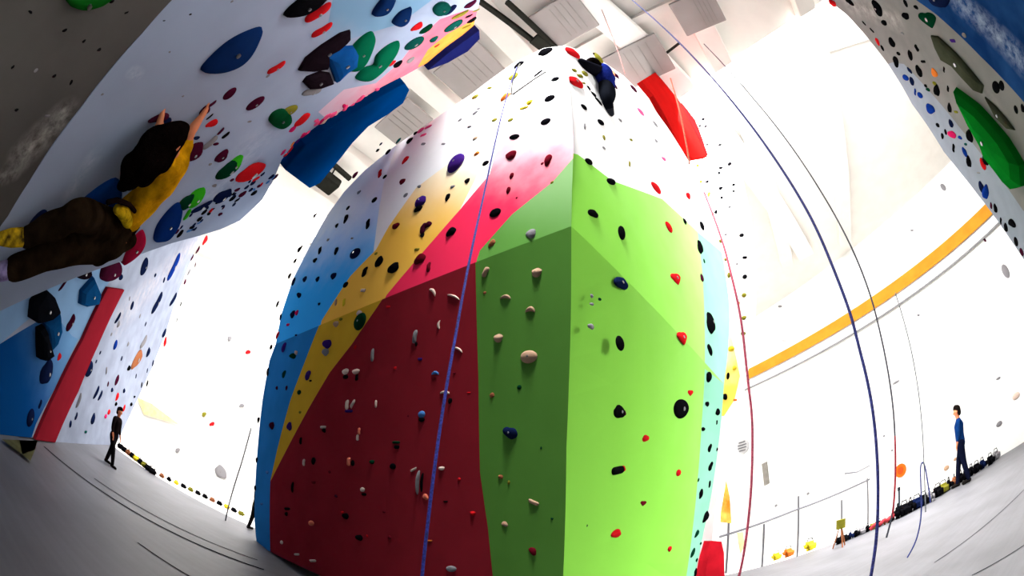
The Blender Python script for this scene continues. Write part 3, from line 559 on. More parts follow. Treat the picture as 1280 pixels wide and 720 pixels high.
# ------------------------------------------------------------------ volumes traced on their wall
def volume(surf, poly, h, color, label, name='wall_volume', ridge=.45, cat='volume', m=None, smooth=False, lift=0, cshift=(0, 0)):
    pts = densify(poly, 12) if not smooth else None
    if smooth:
        n = len(poly); pts = []
        for i in range(n):
            p0, p1, p2, p3 = [Vector(poly[(i+k-1) % n]) for k in range(4)]
            for q in range(4):
                t = q/4; pts.append(tuple(.5*((2*p1)+(-p0+p2)*t+(2*p0-5*p1+4*p2-p3)*t*t+(-p0+3*p1-3*p2+p3)*t**3)))
    W = [surf.hit(p) for p in pts]; N = W[0][1]; base = [p+N*lift for p, _ in W]
    c = sum(base, Vector())/len(base); cp = c+N*h; bm = bmesh.new(); prof = [(0, -.02), (.06, h*.45), (.25, h*.8), (1-ridge, h)] if ridge < 1 else [(0, -.02), (0, h*.92), (.012, h)]
    rings = [[bm.verts.new(b.lerp(c, t)+N*z) for b in base] for t, z in prof]
    for a, b in zip(rings, rings[1:]):
        for i in range(len(a)): bm.faces.new((a[i], a[(i+1) % len(a)], b[(i+1) % len(a)], b[i]))
    v = bm.verts.new(c+N*h*(1.03 if ridge < 1 else 1.0))
    if ridge < 1:
        for i in range(len(rings[-1])): bm.faces.new((rings[-1][i], rings[-1][(i+1) % len(pts)], v))
    else: bm.verts.remove(v); bm.faces.new(rings[-1])
    bm.faces.new(rings[0][::-1])
    me_m = m or hmat(color)
    o = link(name, bm, me_m, smooth=smooth); tag(o, label, cat, 'big volumes' if cat == 'volume' else None)
    for q in (0,):
        pass
    if ridge >= 1: return o
    bb = bmesh.new(); s = (base[0]-c).length*.05
    R = Matrix((W[0][1].orthogonal().normalized(), N.cross(W[0][1].orthogonal().normalized()), N)).transposed()
    for e in (.0,):
        bm_tube(bb, [c+N*h*1.0, c+N*(h*1.03+.012)], min(.02, s+.004), 8)
    link('bolt', bb, mat('bolt_steel', (120, 120, 124), .3, metal=.8), o)
    return o
volume(LO, [(249, 88), (262, 70), (285, 50), (310, 37), (328, 33), (324, 50), (312, 71), (296, 84), (272, 91)], .05, 'navy', 'large navy leaf-shaped volume alone at the top of the left overhang', smooth=True, m=mat('volume_navy', (15, 40, 86), .5, .08, 4))
volume(LO, [(353, 19), (364, 5), (385, -8), (410, -8), (402, 4), (387, 14), (370, 20)], .05, 'black', 'black leaf-shaped volume cut by the top edge of the picture', smooth=True)
volume(LO, [(390, 45), (398, 36), (411, 28), (420, 27), (413, 38), (402, 45)], .04, 'maroon', 'crimson leaf-shaped volume above the black and green cluster', smooth=True, m=mat('volume_crimson', (115, 21, 43), .5, .08, 4)) if False else None
volume(LO, [(464, 18), (472, 3), (482, -6), (494, -4), (487, 12), (477, 19)], .05, 'navy', 'navy leaf volume at the top edge, left of the navy teardrop', smooth=True, m=mat('volume_navy', (15, 40, 86), .5, .08, 4))
volume(LO, [(489, 27), (498, 15), (510, 9), (514, 9), (511, 24), (503, 32), (495, 32)], .05, 'navy', 'navy teardrop volume right of the navy leaf at the top', smooth=True, m=mat('volume_navy', (15, 40, 86), .5, .08, 4))
volume(LO, [(540, 11), (547, 3), (557, 2), (563, 8), (556, 17), (545, 19)], .05, 'teal', 'teal rounded volume near the lip of the left overhang', smooth=True)
volume(LO, [(371, 88), (380, 72), (400, 56), (425, 40), (438, 36), (438, 47), (425, 58), (406, 66), (408, 86), (390, 89)], .06, 'black', 'long black wedge volume left of the blue square volume', m=mat('volume_black', (25, 17, 24), .55, .1, 4))
volume(LO, [(377, 102), (382, 95), (400, 88), (412, 90), (417, 103), (400, 109), (385, 110)], .06, 'black', 'short black wedge volume just below the long black wedge', m=mat('volume_black', (25, 17, 24), .55, .1, 4))
EM = mat('volume_emerald', (7, 93, 64), .5, .1, 4)
volume(LO, [(432, 76), (436, 62), (450, 46), (464, 38), (469, 46), (466, 60), (458, 78), (448, 88), (436, 88)], .05, 'green', 'emerald leaf volume behind the blue square volume', m=EM, smooth=True)
volume(LO, [(443, 96), (455, 84), (466, 80), (470, 68), (485, 55), (499, 50), (498, 62), (488, 78), (475, 92), (462, 101), (448, 101)], .05, 'green', 'emerald curved leaf volume at the left edge of the pink area', m=EM, smooth=True)
volume(LO, [(403, 66), (420, 58), (441, 56), (447, 64), (445, 80), (432, 88), (418, 102), (412, 85)], .09, 'blue', 'bright blue square volume in the middle of the left overhang', m=mat('volume_bright_blue', (17, 72, 136), .45, .08, 4))
volume(LO, [(335, 150), (340, 140), (352, 135), (362, 140), (364, 152), (354, 160), (343, 158)], .05, 'dark green', 'dark green egg-shaped volume beside the olive round hold', smooth=True, m=mat('volume_dark_green', (10, 66, 36), .5, .15, 5))
volume(LO, [(191, 300), (195, 282), (208, 264), (222, 252), (228, 258), (224, 280), (212, 298), (200, 302)], .05, 'blue', 'royal blue leaf volume right of the climber in yellow', smooth=True, m=mat('volume_royal', (11, 41, 100), .5, .08, 4))
volume(LO, [(152, 330), (158, 312), (165, 298), (178, 286), (182, 298), (177, 312), (162, 326)], .05, 'magenta', 'crimson pink volume behind the hips of the climber in yellow', smooth=True, m=mat('volume_pinkred', (154, 21, 54), .5, .1, 8))
volume(LO, [(92, 262), (115, 238), (145, 221), (152, 240), (142, 262), (120, 270)], .06, 'bright blue', 'cobalt blue volume behind the waist of the climber in yellow', smooth=True, m=mat('volume_cobalt', (10, 53, 115), .5, .1, 4))
volume(LO, [(26, 304), (38, 276), (54, 261), (61, 268), (59, 285), (50, 298)], .05, 'navy', 'dark navy volume above the legs of the climber in yellow', smooth=True)
volume(LW, [(124, 346), (129, 330), (146, 324), (151, 338), (141, 348), (130, 351)], .1, 'maroon', 'plum coloured volume above the red stripe', smooth=True)
volume(LW, [(88, 341), (94, 331), (105, 329), (113, 341), (102, 348)], .1, 'black', 'charcoal volume just under the thigh of the climber in yellow', smooth=True, m=mat('volume_black', (25, 17, 24), .55, .1, 4))
volume(LW, [(97, 379), (99, 362), (115, 344), (124, 366), (121, 379), (105, 382)], .12, 'bright blue', 'mid blue pointed volume left of the red stripe top', ridge=.1, m=mat('volume_mid_blue', (14, 66, 113), .5, .08, 4))
volume(LW, [(34, 396), (36, 375), (50, 354), (65, 368), (72, 386), (60, 396), (42, 401)], .16, 'black', 'large black pointed volume on the blue lower left wall', ridge=.15, m=mat('volume_jet', (15, 17, 23), .5, .1, 4))
volume(LW, [(52, 401), (60, 396), (72, 386), (74, 410), (67, 430), (58, 440), (56, 420)], .12, 'bright blue', 'blue volume directly under the large black pointed volume', m=mat('volume_mid_blue', (14, 66, 113), .5, .08, 4))
volume(LW, [(44, 430), (44, 408), (52, 404), (57, 425), (62, 441), (52, 448), (45, 446)], .16, 'black', 'black blocky volume lowest of the black ones on the blue wall', m=mat('volume_jet', (15, 17, 23), .5, .1, 4))
volume(GP, [(82, -10), (84, 2), (92, 7), (104, 9), (120, 6), (136, 0), (142, -12)], .05, 'green', 'green rounded volume on the plain grey panel, cut by the top edge', smooth=True, m=mat('volume_grass', (14, 79, 21), .5, .1, 4))
volume(RV, [(1163, 43), (1172, 44), (1195, 65), (1215, 88), (1231, 108), (1229, 118), (1219, 114), (1204, 98), (1190, 82), (1176, 74), (1168, 58)], .06, 'olive', 'long olive grey wedge volume on the right wall', m=mat('volume_olive', (61, 63, 51), .6, .15, 6))
volume(RV, [(1231, 120), (1245, 132), (1258, 147), (1270, 163), (1260, 161), (1245, 146)], .05, 'olive', 'short olive grey wedge volume above the green one', m=mat('volume_olive', (61, 63, 51), .6, .15, 6))
volume(RV, [(1195, 108), (1225, 130), (1262, 172), (1282, 205), (1284, 232), (1270, 236), (1255, 215), (1240, 196), (1233, 177), (1214, 145)], .22, 'green', 'big bright green pointed volume on the right wall', ridge=.25, m=mat('volume_leaf_green', (10, 108, 31), .5, .08, 4))
volume(BW, [(1160, -12), (1164, 2), (1172, 8), (1184, 8), (1188, -10)], .08, 'navy', 'dark navy block on the blue panel at the top right edge', smooth=True)
# red stripe and blue fascia of the left wall
volume(LW, [(132, 358), (153, 361), (120, 430), (95, 488), (66, 551), (41, 547), (68, 487), (100, 424)], .05, 'red', 'long flat crimson board running down the lower left wall', ridge=1, m=mat('red_board', (130, 28, 40), .6, .05, 3), cat='board', name='wall_board')
volume(LO, [(350, 204), (375, 173), (400, 155), (440, 131), (475, 110), (500, 97), (506, 106), (499, 122), (480, 136), (455, 151), (435, 172), (420, 192), (395, 223), (382, 229)], .12, 'blue', 'long dark blue fascia hanging below the lip of the left overhang', ridge=1, m=mat('fascia_blue', (0, 40, 88), .6, .06, 2), cat='board', name='fascia_board')
volume(LO, [(530, 82), (556, 60), (578, 44), (594, 32), (595, 43), (580, 59), (555, 73)], .1, 'navy', 'short navy fascia below the orange tip of the left overhang', ridge=1, m=mat('fascia_navy', (16, 20, 66), .6, .06, 2), cat='board', name='fascia_board')
RB = Plane(UR.hit((800, 105))[0]+ray((800, 105))*.5, UR.hit((860, 200))[0]+ray((860, 200))*.5, UR.hit((840, 90))[0]+ray((840, 90))*1.2)
volume(RB, [(797, 104), (825, 87), (833, 97), (842, 118), (856, 150), (872, 180), (880, 198), (862, 201), (846, 190), (828, 150), (812, 122)], .08, 'red', 'big red wedge beside the upper right edge of the tower', ridge=1, m=mat('wedge_red', (168, 20, 18), .5, .06, 3))
volume(RB, [(833, 97), (846, 106), (857, 122), (861, 140), (868, 160), (880, 197), (872, 180), (856, 150), (842, 118)], .1, 'red', 'narrow darker red strip along the right side of the big red wedge', ridge=1, m=mat('wedge_dark_red', (140, 18, 20), .5, .06, 3))
# ------------------------------------------------------------------ people
def chain_tube(bm, ch, n=14):
    """closed tapered tube with rounded ends through (point, radius) pairs"""
    P = [Vector(p) for p, _ in ch]; R = [r for _, r in ch]; pts = []
    for i in range(len(P)-1):
        p0, p1, p2, p3 = P[max(0, i-1)], P[i], P[i+1], P[min(len(P)-1, i+2)]; k = 6
        for q in range(k):
            t = q/k; pts.append((.5*((2*p1)+(p2-p0)*t+(2*p0-5*p1+4*p2-p3)*t*t+(3*p1-p0-3*p2+p3)*t**3), R[i]*(1-t)+R[i+1]*t))
    pts.append((P[-1], R[-1])); d0 = (pts[1][0]-pts[0][0]).normalized(); d1 = (pts[-1][0]-pts[-2][0]).normalized()
    cap = [(-.98, .2), (-.8, .6), (-.45, .89)]
    full = [(pts[0][0]+d0*pts[0][1]*a, pts[0][1]*b) for a, b in cap]+pts+[(pts[-1][0]-d1*pts[-1][1]*a, pts[-1][1]*b) for a, b in cap[::-1]]
    rings = []; u = None
    for i, (p, r) in enumerate(full):
        a = full[max(0, i-1)][0]; b = full[min(len(full)-1, i+1)][0]; t = (b-a).normalized()
        u = t.orthogonal().normalized() if u is None else (u-t*u.dot(t)).normalized(); v = t.cross(u)
        rings.append([bm.verts.new(p+(u*math.cos(6.2832*k/n)+v*math.sin(6.2832*k/n))*r) for k in range(n)])
    for a, b in zip(rings, rings[1:]):
        for k in range(n): bm.faces.new((a[k], a[(k+1) % n], b[(k+1) % n], b[k]))
    bm.faces.new(rings[0][::-1]); bm.faces.new(rings[-1])
def blend(name, chains, m, parent=None, vox=.014, smooth=4, noise=0):
    bm = bmesh.new()
    for c in chains: chain_tube(bm, c)
    bmesh.ops.recalc_face_normals(bm, faces=bm.faces)
    me = bpy.data.meshes.new(name); bm.to_mesh(me); bm.free(); o = bpy.data.objects.new(name+'_t', me); COL.objects.link(o)
    r = o.modifiers.new('r', 'REMESH'); r.mode = 'VOXEL'; r.voxel_size = vox
    s = o.modifiers.new('s', 'SMOOTH'); s.iterations = smooth; s.factor = .5
    dg = bpy.context.evaluated_depsgraph_get(); me2 = bpy.data.meshes.new_from_object(o.evaluated_get(dg)); bpy.data.objects.remove(o)
    if noise:
        for v in me2.vertices:
            c = v.co; v.co = c+v.normal*noise*(math.sin(c.x*31+c.z*17)+math.sin(c.y*43-c.z*29+c.x*11)*.7)
    me2.materials.clear(); me2.materials.append(m)
    for p in me2.polygons: p.use_smooth = True
    ob = bpy.data.objects.new(name, me2); COL.objects.link(ob)
    if parent is not None: ob.parent = parent; ob.matrix_parent_inverse = Matrix.Translation(-Vector(parent.location))
    return ob
SKIN = mat('skin', (206, 128, 92), .55, .05, 8); HAIR = mat('hair_black', (16, 11, 10), .5, .2, 24, .8)
def finger_chains(p, t, side, n, L=.09, r=.0085, curl=.55):
    t = t.normalized(); s = side.normalized(); n = n.normalized(); out = []
    for off, ln in ((-.030, .82), (-.010, 1), (.011, .94), (.030, .74)):
        a = p+s*off; b = a+t*L*.42*ln; c = b+(t*math.cos(curl)-n*math.sin(curl))*L*.34*ln; d = c+(t*math.cos(curl*2)-n*math.sin(curl*2))*L*.26*ln
        out.append([(a-t*.03, r*1.15), (a, r*1.1), (b, r), (c, r*.92), (d, r*.75)])
    a = p-t*.045-s*.028; out.append([(a, r*1.4), (a-s*.03+t*.025, r*1.2), (a-s*.035+t*.06-n*.012, r*.9)])
    return out
def lift(surf, off):
    def f(px, o=0):
        P, N = surf.hit(px); return P-ray(px)*(off+o)
    return f
g = lift(LO, .30)
root = thing('person', 'climber in a yellow top and dark baggy trousers reaching up the left overhang', 'person', tuple(g((150, 290))))
N = LO.n
def arm(sh, el, wr, pk):
    sh, el, wr = g(*sh), g(*el), g(*wr); t = (wr-el).normalized(); sd = t.cross(N).normalized(); palm = wr+t*.05; ch = [[(sh, .058), (sh.lerp(el, .5), .047), (el, .038), (el.lerp(wr, .35), .037), (wr, .024)]]
    ch += [[(wr, .024), (wr+t*.03+sd*.018, .02), (wr+t*.085+sd*.024, .016)], [(wr, .024), (wr+t*.03-sd*.018, .02), (wr+t*.085-sd*.024, .016)], [(wr, .024), (wr+t*.09, .017)]]
    return ch+finger_chains(wr+t*.1, t, sd, N), sh, el, wr
aR, shR, elR, wrR = arm(((227, 188), 0), ((239, 164), -.06), ((251, 147), -.21), 0)
aL, shL, elL, wrL = arm(((204, 188), .05), ((198, 166), -.04), ((200, 152), -.21), 0)
pel, spi, che, nec = g((146, 284)), g((170, 256), .03), g((204, 216), .04), g((216, 192), .05)
hd = g((214, 174), .02)
hipR, knR, anR, toR = g((140, 304), .02), g((84, 310), .08), g((16, 336), -.08), g((-14, 343), -.18)
hipL, knL, anL, toL = g((128, 280), .02), g((94, 270), .15), g((34, 296), -.04), g((4, 298), -.17)
body = [[(pel, .09), (spi.lerp(g((180,252)),.5), .08), (che, .085), (nec, .05)], [(nec, .05), (g((215, 184), .04), .06), (hd, .088), (g((215, 166)), .07)], [(che, .08), (shR, .055)], [(che, .08), (shL, .055)],
        [(pel, .1), (hipR, .1), (knR, .06), (anR, .04), (toR, .03)], [(pel, .09), (hipL, .09), (knL, .04), (anL, .035), (toL, .03)],
        [(hd+(che-nec).normalized()*0-N*.085, .018), (hd-N*.10+(hd-nec).normalized()*.02, .012)], [(hd+N.cross(hd-nec).normalized()*.085, .02), (hd+N.cross(hd-nec).normalized()*.092+(hd-nec).normalized()*.03, .016)]]
blend('body', body+aR+aL, SKIN, root, .0075, 3)
blend('shirt', [[(g((162, 268), .04), .125), (g((179, 251), .06), .12), (g((200, 228), .09), .125), (g((218, 204), .1), .115), (g((227, 190), .06), .075)], [(che, .11), (shR, .075), (shR.lerp(elR, .45), .062)], [(che, .11), (shL, .07), (shL.lerp(elL, .5), .058)]],
      mat('shirt_yellow', (220, 160, 16), .8, .25, 9, .5), root, .011, 4, .003)
TR = mat('trousers_dark', (40, 30, 20), .9, .3, 7, .6)
blend('trousers', [[(g((156, 272), .02), .12), (pel, .14), (g((134, 296), .02), .16)], [(g((138, 302), .0), .14), (g((112, 304), .05), .13), (knR, .105), (knR.lerp(anR, .5), .085), (anR, .07)],
                   [(pel, .12), (hipL, .115), (g((112, 272), .12), .1), (g((94, 270), .17), .085), (g((76, 278), .1), .078), (knL.lerp(anL, .7), .07), (anL, .062)], [(g((158, 300), .0), .09), (g((124, 314), .0), .10)]], TR, root, .014, 4, .006)
blend('hair', [[(g((234, 161), .0), .02), (g((222, 167), .06), .075), (g((205, 177), .12), .11), (g((186, 193), .15), .115), (g((170, 211), .14), .105), (g((155, 230), .12), .055)], [(g((226, 176), .06), .04), (g((198, 202), .12), .085), (g((178, 226), .11), .05)]], HAIR, root, .01, 2, .009)  # long hair, widened to stand in for the shaded back of the torso
sy = mat('shoe_yellow', (206, 168, 30), .6, .3, 20, rgb2=(60, 50, 20))
blend('shoe', [[(anL.lerp(toL, .2), .05), (anL.lerp(toL, .7), .048), (toL.lerp(anL, -.25), .03)]], sy, root, .01, 2)
blend('shoe', [[(anR.lerp(toR, .2), .055), (anR.lerp(toR, .7), .05), (toR.lerp(anR, -.25), .03)]], mat('shoe_lilac', (150, 140, 190), .6, .3, 20), root, .01, 2)
bm = bmesh.new(); bm_tube(bm, [g((134, 253), .19), g((146, 250), .21), (g((162, 256), .2)), g((172, 268), .17), g((173, 283), .12), g((166, 292), .08)], .017, 8); link('belt', bm, mat('belt_black', (24, 14, 14), .7), root, smooth=True)
ch = blend('chalk_bag', [[(g((146, 261), .17), .03), (g((154, 267), .19), .05), (g((160, 276), .18), .048), (g((164, 286), .14), .03)]], mat('chalk_bag_yellow', (226, 190, 30), .7, .35, 18, .5), root, .009, 2, .004); ch['label'] = 'yellow chalk bag at the waist'
# climber near the top of the tower
g = lift(UR, .14)
root = thing('person', 'climber in a blue top and black trousers high on the tower tip', 'person', tuple(g((755, 105))))
A = dict(pel=g((757, 106)), che=g((752, 92), .03), nec=g((746, 86), .04), hd=g((742, 82), .02), shL=g((745, 89)), elL=g((734, 83), -.02), haL=g((725, 76), -.1), shR=g((758, 92)), elR=g((764, 98)), haR=g((766, 91), -.09),
         hL=g((757, 110)), kL=g((758, 122), .04), aL=g((762, 136), -.03), tL=g((764, 142), -.08), hR=g((760, 108)), kR=g((763, 118), .05), aR=g((761, 128), -.04), tR=g((763, 131), -.09))
v = A; blend('body', [[(v['pel'], .1), (v['che'], .12), (v['nec'], .05), (v['hd'], .085)], [(v['che'], .09), (v['shL'], .05), (v['elL'], .04), (v['haL'], .03)], [(v['che'], .09), (v['shR'], .05), (v['elR'], .04), (v['haR'], .03)], [(v['pel'], .09), (v['hL'], .075), (v['kL'], .05), (v['aL'], .036), (v['tL'], .03)], [(v['pel'], .09), (v['hR'], .075), (v['kR'], .05), (v['aR'], .036), (v['tR'], .03)]], SKIN, root, .012)
blend('shirt', [[(v['pel'], .11), (g((754, 98), .02), .125), (v['che'], .13)], [(v['che'], .11), (v['shR'], .07), (v['elR'], .055)]], mat('shirt_blue', (24, 36, 110), .8, .2, 10, .4), root)
blend('sleeve', [[(v['che'].lerp(v['shL'], .6), .10), (v['shL'], .085), (v['elL'], .065), (g((727, 78), -.08), .05)]], mat('sleeve_black', (18, 18, 26), .8), root)
blend('hair', [[(g((746, 85), .06), .08), (g((741, 80), .04), .085)]], HAIR, root)
blend('trousers', [[(v['pel'], .1), (v['hL'], .085), (v['kL'], .065), (v['aL'], .045)], [(v['pel'], .09), (v['hR'], .075), (v['kR'], .06), (v['aR'], .045)]], mat('trousers_black', (16, 18, 24), .85), root)
for a, b in (('aL', 'tL'), ('aR', 'tR')): blend('shoe', [[(v[a], .045), (v[b], .035)]], mat('shoe_grey', (50, 50, 56), .6), root)
def stander(foot, head, label, top, legs, hair=(20, 16, 14), face=None, stride=.12):
    f = onz(foot, 0); d = (f-CAM); h_ = math.hypot(d.x, d.y); r = ray(head); H = CAM.z+r.z/math.hypot(r.x, r.y)*h_; k = H/1.75
    a = math.atan2(-d.x, -d.y) if face is None else face
    fw = Vector((math.sin(a), math.cos(a), 0)); sd = Vector((fw.y, -fw.x, 0)); P = lambda s, h, w: f+sd*s*k+fw*w*k+Vector((0, 0, h*k))
    root = thing('person', label, 'person', tuple(f)); C = lambda L: [(P(*p), r*k) for p, r in L]
    B = [C([((0, .95, 0), .12), ((0, 1.15, .01), .11), ((0, 1.36, 0), .12), ((0, 1.47, 0), .055), ((0, 1.56, .01), .058), ((0, 1.65, .015), .09), ((0, 1.7, .0), .07)]), C([((0, 1.65, .1), .012), ((0, 1.62, .118), .014)])]
    B += [C([((s*.085, 1.65, .0), .018), ((s*.088, 1.62, .0), .014)]) for s in (-1, 1)]
    SH, TRO, SHO = [C([((0, .93, 0), .135), ((0, 1.12, .01), .128), ((0, 1.34, 0), .14), ((0, 1.44, 0), .08)])], [], []
    for s in (-1, 1):
        w = s*stride
        B += [C([((0, 1.36, 0), .1), ((s*.18, 1.4, 0), .055), ((s*.235, 1.12, .02), .04), ((s*.24, .98, .08), .032), ((s*.235, .88, .12), .026)]), C([((s*.08, .92, 0), .09), ((s*.1, .5, .03+w*.5), .056), ((s*.11, .09, w), .04), ((s*.12, .04, w+.14), .03)])]
        for q in range(4): B.append(C([((s*.235+(q-1.5)*.016, .87, .12+.004*q), .009), ((s*.235+(q-1.5)*.018, .80-.01*(q % 3), .135), .008)]))
        SH.append(C([((0, 1.34, 0), .12), ((s*.18, 1.4, 0), .07), ((s*.232, 1.14, .02), .056), ((s*.24, 1.02, .06), .045)]))
        TRO.append(C([((0, .96, 0), .125), ((s*.08, .88, 0), .11), ((s*.1, .5, .03+w*.5), .078), ((s*.11, .1, w), .058)]))
        SHO.append(C([((s*.11, .055, w-.03), .05), ((s*.12, .045, w+.15), .042)]))
    blend('body', B, SKIN, root, .013*k); blend('shirt', SH, mat('shirt_%d_%d_%d' % top, top, .8, .15, 8), root, .015*k); blend('trousers', TRO, mat('trousers_%d_%d_%d' % legs, legs, .85, .15, 8), root, .015*k)
    blend('hair', [C([((0, 1.6, -.05), .07), ((0, 1.69, -.02), .098), ((0, 1.73, .02), .08)])], mat('hair_%d' % hair[0], hair, .6), root, .013*k)
    for q in SHO: blend('shoe', [q], mat('shoe_dark', (24, 22, 22), .6), root, .012*k)
    return root
stander((1204, 606), (1202, 505), 'person in a blue shirt standing on the mats by the right hall wall', (14, 46, 96), (16, 20, 40), face=-.35, stride=.16)
stander((136, 581), (138, 503), 'person in dark clothes standing at the foot of the pale strip wall', (26, 20, 20), (22, 20, 22), stride=.2, face=1.2)
stander((316, 663), (310, 596), 'person in an olive top standing behind the left edge of the tower', (70, 66, 34), (28, 26, 24), face=.6)
# ------------------------------------------------------------------ ropes
def rope(name, label, pxd, r, rgb, cat='rope', group=None, rgb2=None):
    """pxd: (x, y, horizontal distance)"""
    pts = []
    for x, y, d in pxd:
        v = ray((x, y)); pts.append(CAM+v*(d/math.hypot(v.x, v.y)))
    cu = bpy.data.curves.new(name, 'CURVE'); cu.dimensions = '3D'; sp = cu.splines.new('NURBS'); sp.points.add(len(pts)-1)
    for q, p in zip(sp.points, pts): q.co = (*p, 1)
    sp.use_endpoint_u = True; sp.order_u = 3; sp.resolution_u = 6; cu.bevel_depth = r; cu.bevel_resolution = 3
    m = mat('rope_%d_%d_%d' % rgb, rgb, .8, .3, 160, .4, .2, rgb2); cu.materials.append(m)
    tmp = bpy.data.objects.new('t', cu); COL.objects.link(tmp); dg = bpy.context.evaluated_depsgraph_get()
    me = bpy.data.meshes.new_from_object(tmp.evaluated_get(dg)); bpy.data.objects.remove(tmp)
    o = bpy.data.objects.new(name, me); COL.objects.link(o); tag(o, label, cat, group); return o
d = 1.35
rope('climbing_rope', 'thick blue rope hanging from the ceiling in front of the right wall', [(1070, 790, d), (1084, 745, d), (1089, 718, d), (1095.4, 675, d), (1097.5, 627, d), (1096.5, 575, d), (1091.6, 517, d), (1083.3, 472, d), (1073.3, 433, d), (1063.4, 393, d), (1043.7, 341, d), (1017.5, 279, d), (993, 236, d), (975, 208, d), (942, 161, d), (902, 111, d), (848, 52, d), (790, 0, d), (742, -38, d*1.0)], .0062, (66, 70, 146))
d = 2.3
rope('climbing_rope', 'thin grey rope just right of the thick blue one', [(1108, 672, d), (1115.7, 644, d), (1118.4, 610, d), (1119, 558, d), (1116.7, 513, d), (1111.3, 472, d), (1098, 407, d), (1089.7, 374, d), (1070, 321, d), (1043.7, 269, d), (1024, 236, d), (1007.6, 210, d), (975, 164, d), (930, 110, d), (880, 55, d)], .006, (96, 96, 110))
rope('climbing_rope', 'pink red lower rope end hanging beside the orange round sign', [(1118.6, 545, 2.28), (1119.5, 580, 2.28), (1118.6, 612, 2.28), (1116, 643, 2.28)], .0062, (214, 60, 80))
d = 2.0
rope('climbing_rope', 'pink rope hanging close to the right edge of the tower', [(922, 726, d), (926, 713, d), (932.4, 675, d), (938.6, 617, d), (940.6, 558, d), (940, 517, d), (934, 472, d), (925.6, 393, d), (914, 344, d), (903, 300, d*1.1), (880, 240, d*1.3)], .0072, (206, 84, 110))
rope('climbing_rope', 'blue violet rope running down the dark red face of the tower', [(526, 745, 1.15), (527.5, 719, 1.15), (535, 652, 1.15), (542.5, 590, 1.16), (550, 535, 1.18), (560, 472, 1.2), (570, 417, 1.24), (580, 360, 1.28), (593, 296, 1.36), (604.8, 244, 1.5), (617, 186, 1.65), (628.8, 136, 1.78), (638, 105, 1.82), (646, 84, 1.84)], .0052, (46, 52, 150))
rope('climbing_rope', 'faint thin rope right of the grey rope', [(1119, 366, 3.6), (1133, 412, 3.6), (1146, 475, 3.6), (1153, 540, 3.6), (1155, 600, 3.6), (1157, 640, 3.6)], .006, (150, 150, 160))
rope('climbing_rope', 'folded blue rope end dangling near the floor left of the person in blue', [(1163, 628, 4.3), (1159, 598, 4.3), (1155, 577, 4.3), (1150, 580, 4.3), (1151, 610, 4.3), (1152, 640, 4.3), (1149, 662, 4.3), (1143, 682, 4.3), (1134, 697, 4.3)], .009, (70, 80, 160))
rope('climbing_rope', 'thin grey rope hanging in the bright hall left of the tower', [(314, 535, 6.2), (305, 570, 6.2), (295, 600, 6.2), (285, 635, 6.2), (281, 655, 6.2)], .012, (110, 110, 116))
rope('sling', 'short pinkish sling hanging from the ceiling right of the tower tip', [(752, 12, 2.2), (765, 45, 2.2), (774, 68, 2.2), (781, 92, 2.2)], .007, (190, 130, 124), 'sling')
rope('climbing_rope', 'orange rope crossing the big red wedge', [(838, 98, 2.3), (843, 115, 2.3), (850, 140, 2.3), (857, 175, 2.35), (862, 205, 2.4)], .008, (214, 120, 90))
rope('sling', 'black sling joining two anchors at the tower tip', [(682, 90, 1.83), (672, 96, 1.83), (655, 108, 1.8), (641, 118, 1.8)], .008, (50, 46, 46), 'sling')
rope('sling', 'dark sling between the two olive anchors left of the tower tip', [(650, 80, 1.87), (644, 90, 1.85), (640, 104, 1.83), (639, 118, 1.82)], .007, (60, 56, 50), 'sling')
# ------------------------------------------------------------------ railing and clutter behind the mats
YR = EDGE+.2; RP = Plane((0, YR, 0), (5, YR, 0), (0, YR, 3)); STEEL = mat('rail_steel', (112, 112, 118), .4, .05, 8, metal=.3)
rail = thing('railing', 'thin grey metal railing behind the mats on the right', 'railing', tuple(RP.hit((1000, 695))[0]))
q = lambda p: RP.hit(p)[0]
for a, b, w in (((896, 672), (1087, 599), .02), ((1056, 592), (1087, 582), .016)):
    bm = bmesh.new(); bm_tube(bm, [q(a), q(((a[0]+b[0])/2, (a[1]+b[1])/2+3)), q(b)], w, 8); link('top_rail', bm, STEEL, rail)
for a, b in (((911, 646), (913, 690)), ((955, 655), (953, 712)), ((998, 620), (996, 698)), ((1052, 625), (1050, 682)), ((1084, 598), (1081, 668))):
    bm = bmesh.new(); A, B = q(a), q(b); B.z = max(-.2, min(B.z, 0)); B.x = A.x; bm_tube(bm, [A, B], .02, 8); link('post', bm, STEEL, rail)
def flat(name, label, cat, surf, poly, rgb, th=.03, parts=None):
    W = [surf.hit(p)[0] for p in poly]; N = surf.n; bm = bmesh.new(); a = [bm.verts.new(p) for p in W]; b = [bm.verts.new(p+N*th) for p in W]
    bm.faces.new(a[::-1]); bm.faces.new(b)
    for i in range(len(a)): bm.faces.new((a[i], a[(i+1) % len(a)], b[(i+1) % len(a)], b[i]))
    o = link(name, bm, mat('%s_%d_%d_%d' % (name, *rgb), rgb, .6, .12, 5, rgb2=(250, 190, 90) if name == 'banner' else None)); tag(o, label, cat); return o
fb = flat('banner', 'orange and yellow feather banner beside the lower right of the tower', 'banner', RP, [(900, 577), (906, 598), (911, 622), (913, 654), (894, 652), (892, 622), (896, 596)], (226, 120, 36))
RP2 = Plane((0, EDGE-.6, 0), (5, EDGE-.6, 0), (0, EDGE-.6, 3))
flat('crash_pad', 'red crash pad standing on end by the lower right of the tower', 'pad', RP2, [(880, 676), (890, 677), (893, 690), (894, 730), (868, 730), (873, 700)], (190, 26, 40), .25)
bm = bmesh.new(); bm_tube(bm, [RP.hit(p)[0] for p in ((891, 622), (893, 650), (897, 690), (900, 722))], .014, 8); tag(link('pole', bm, mat('pole_red', (196, 70, 70), .5)), 'thin red pole leaning beside the orange banner', 'pole')
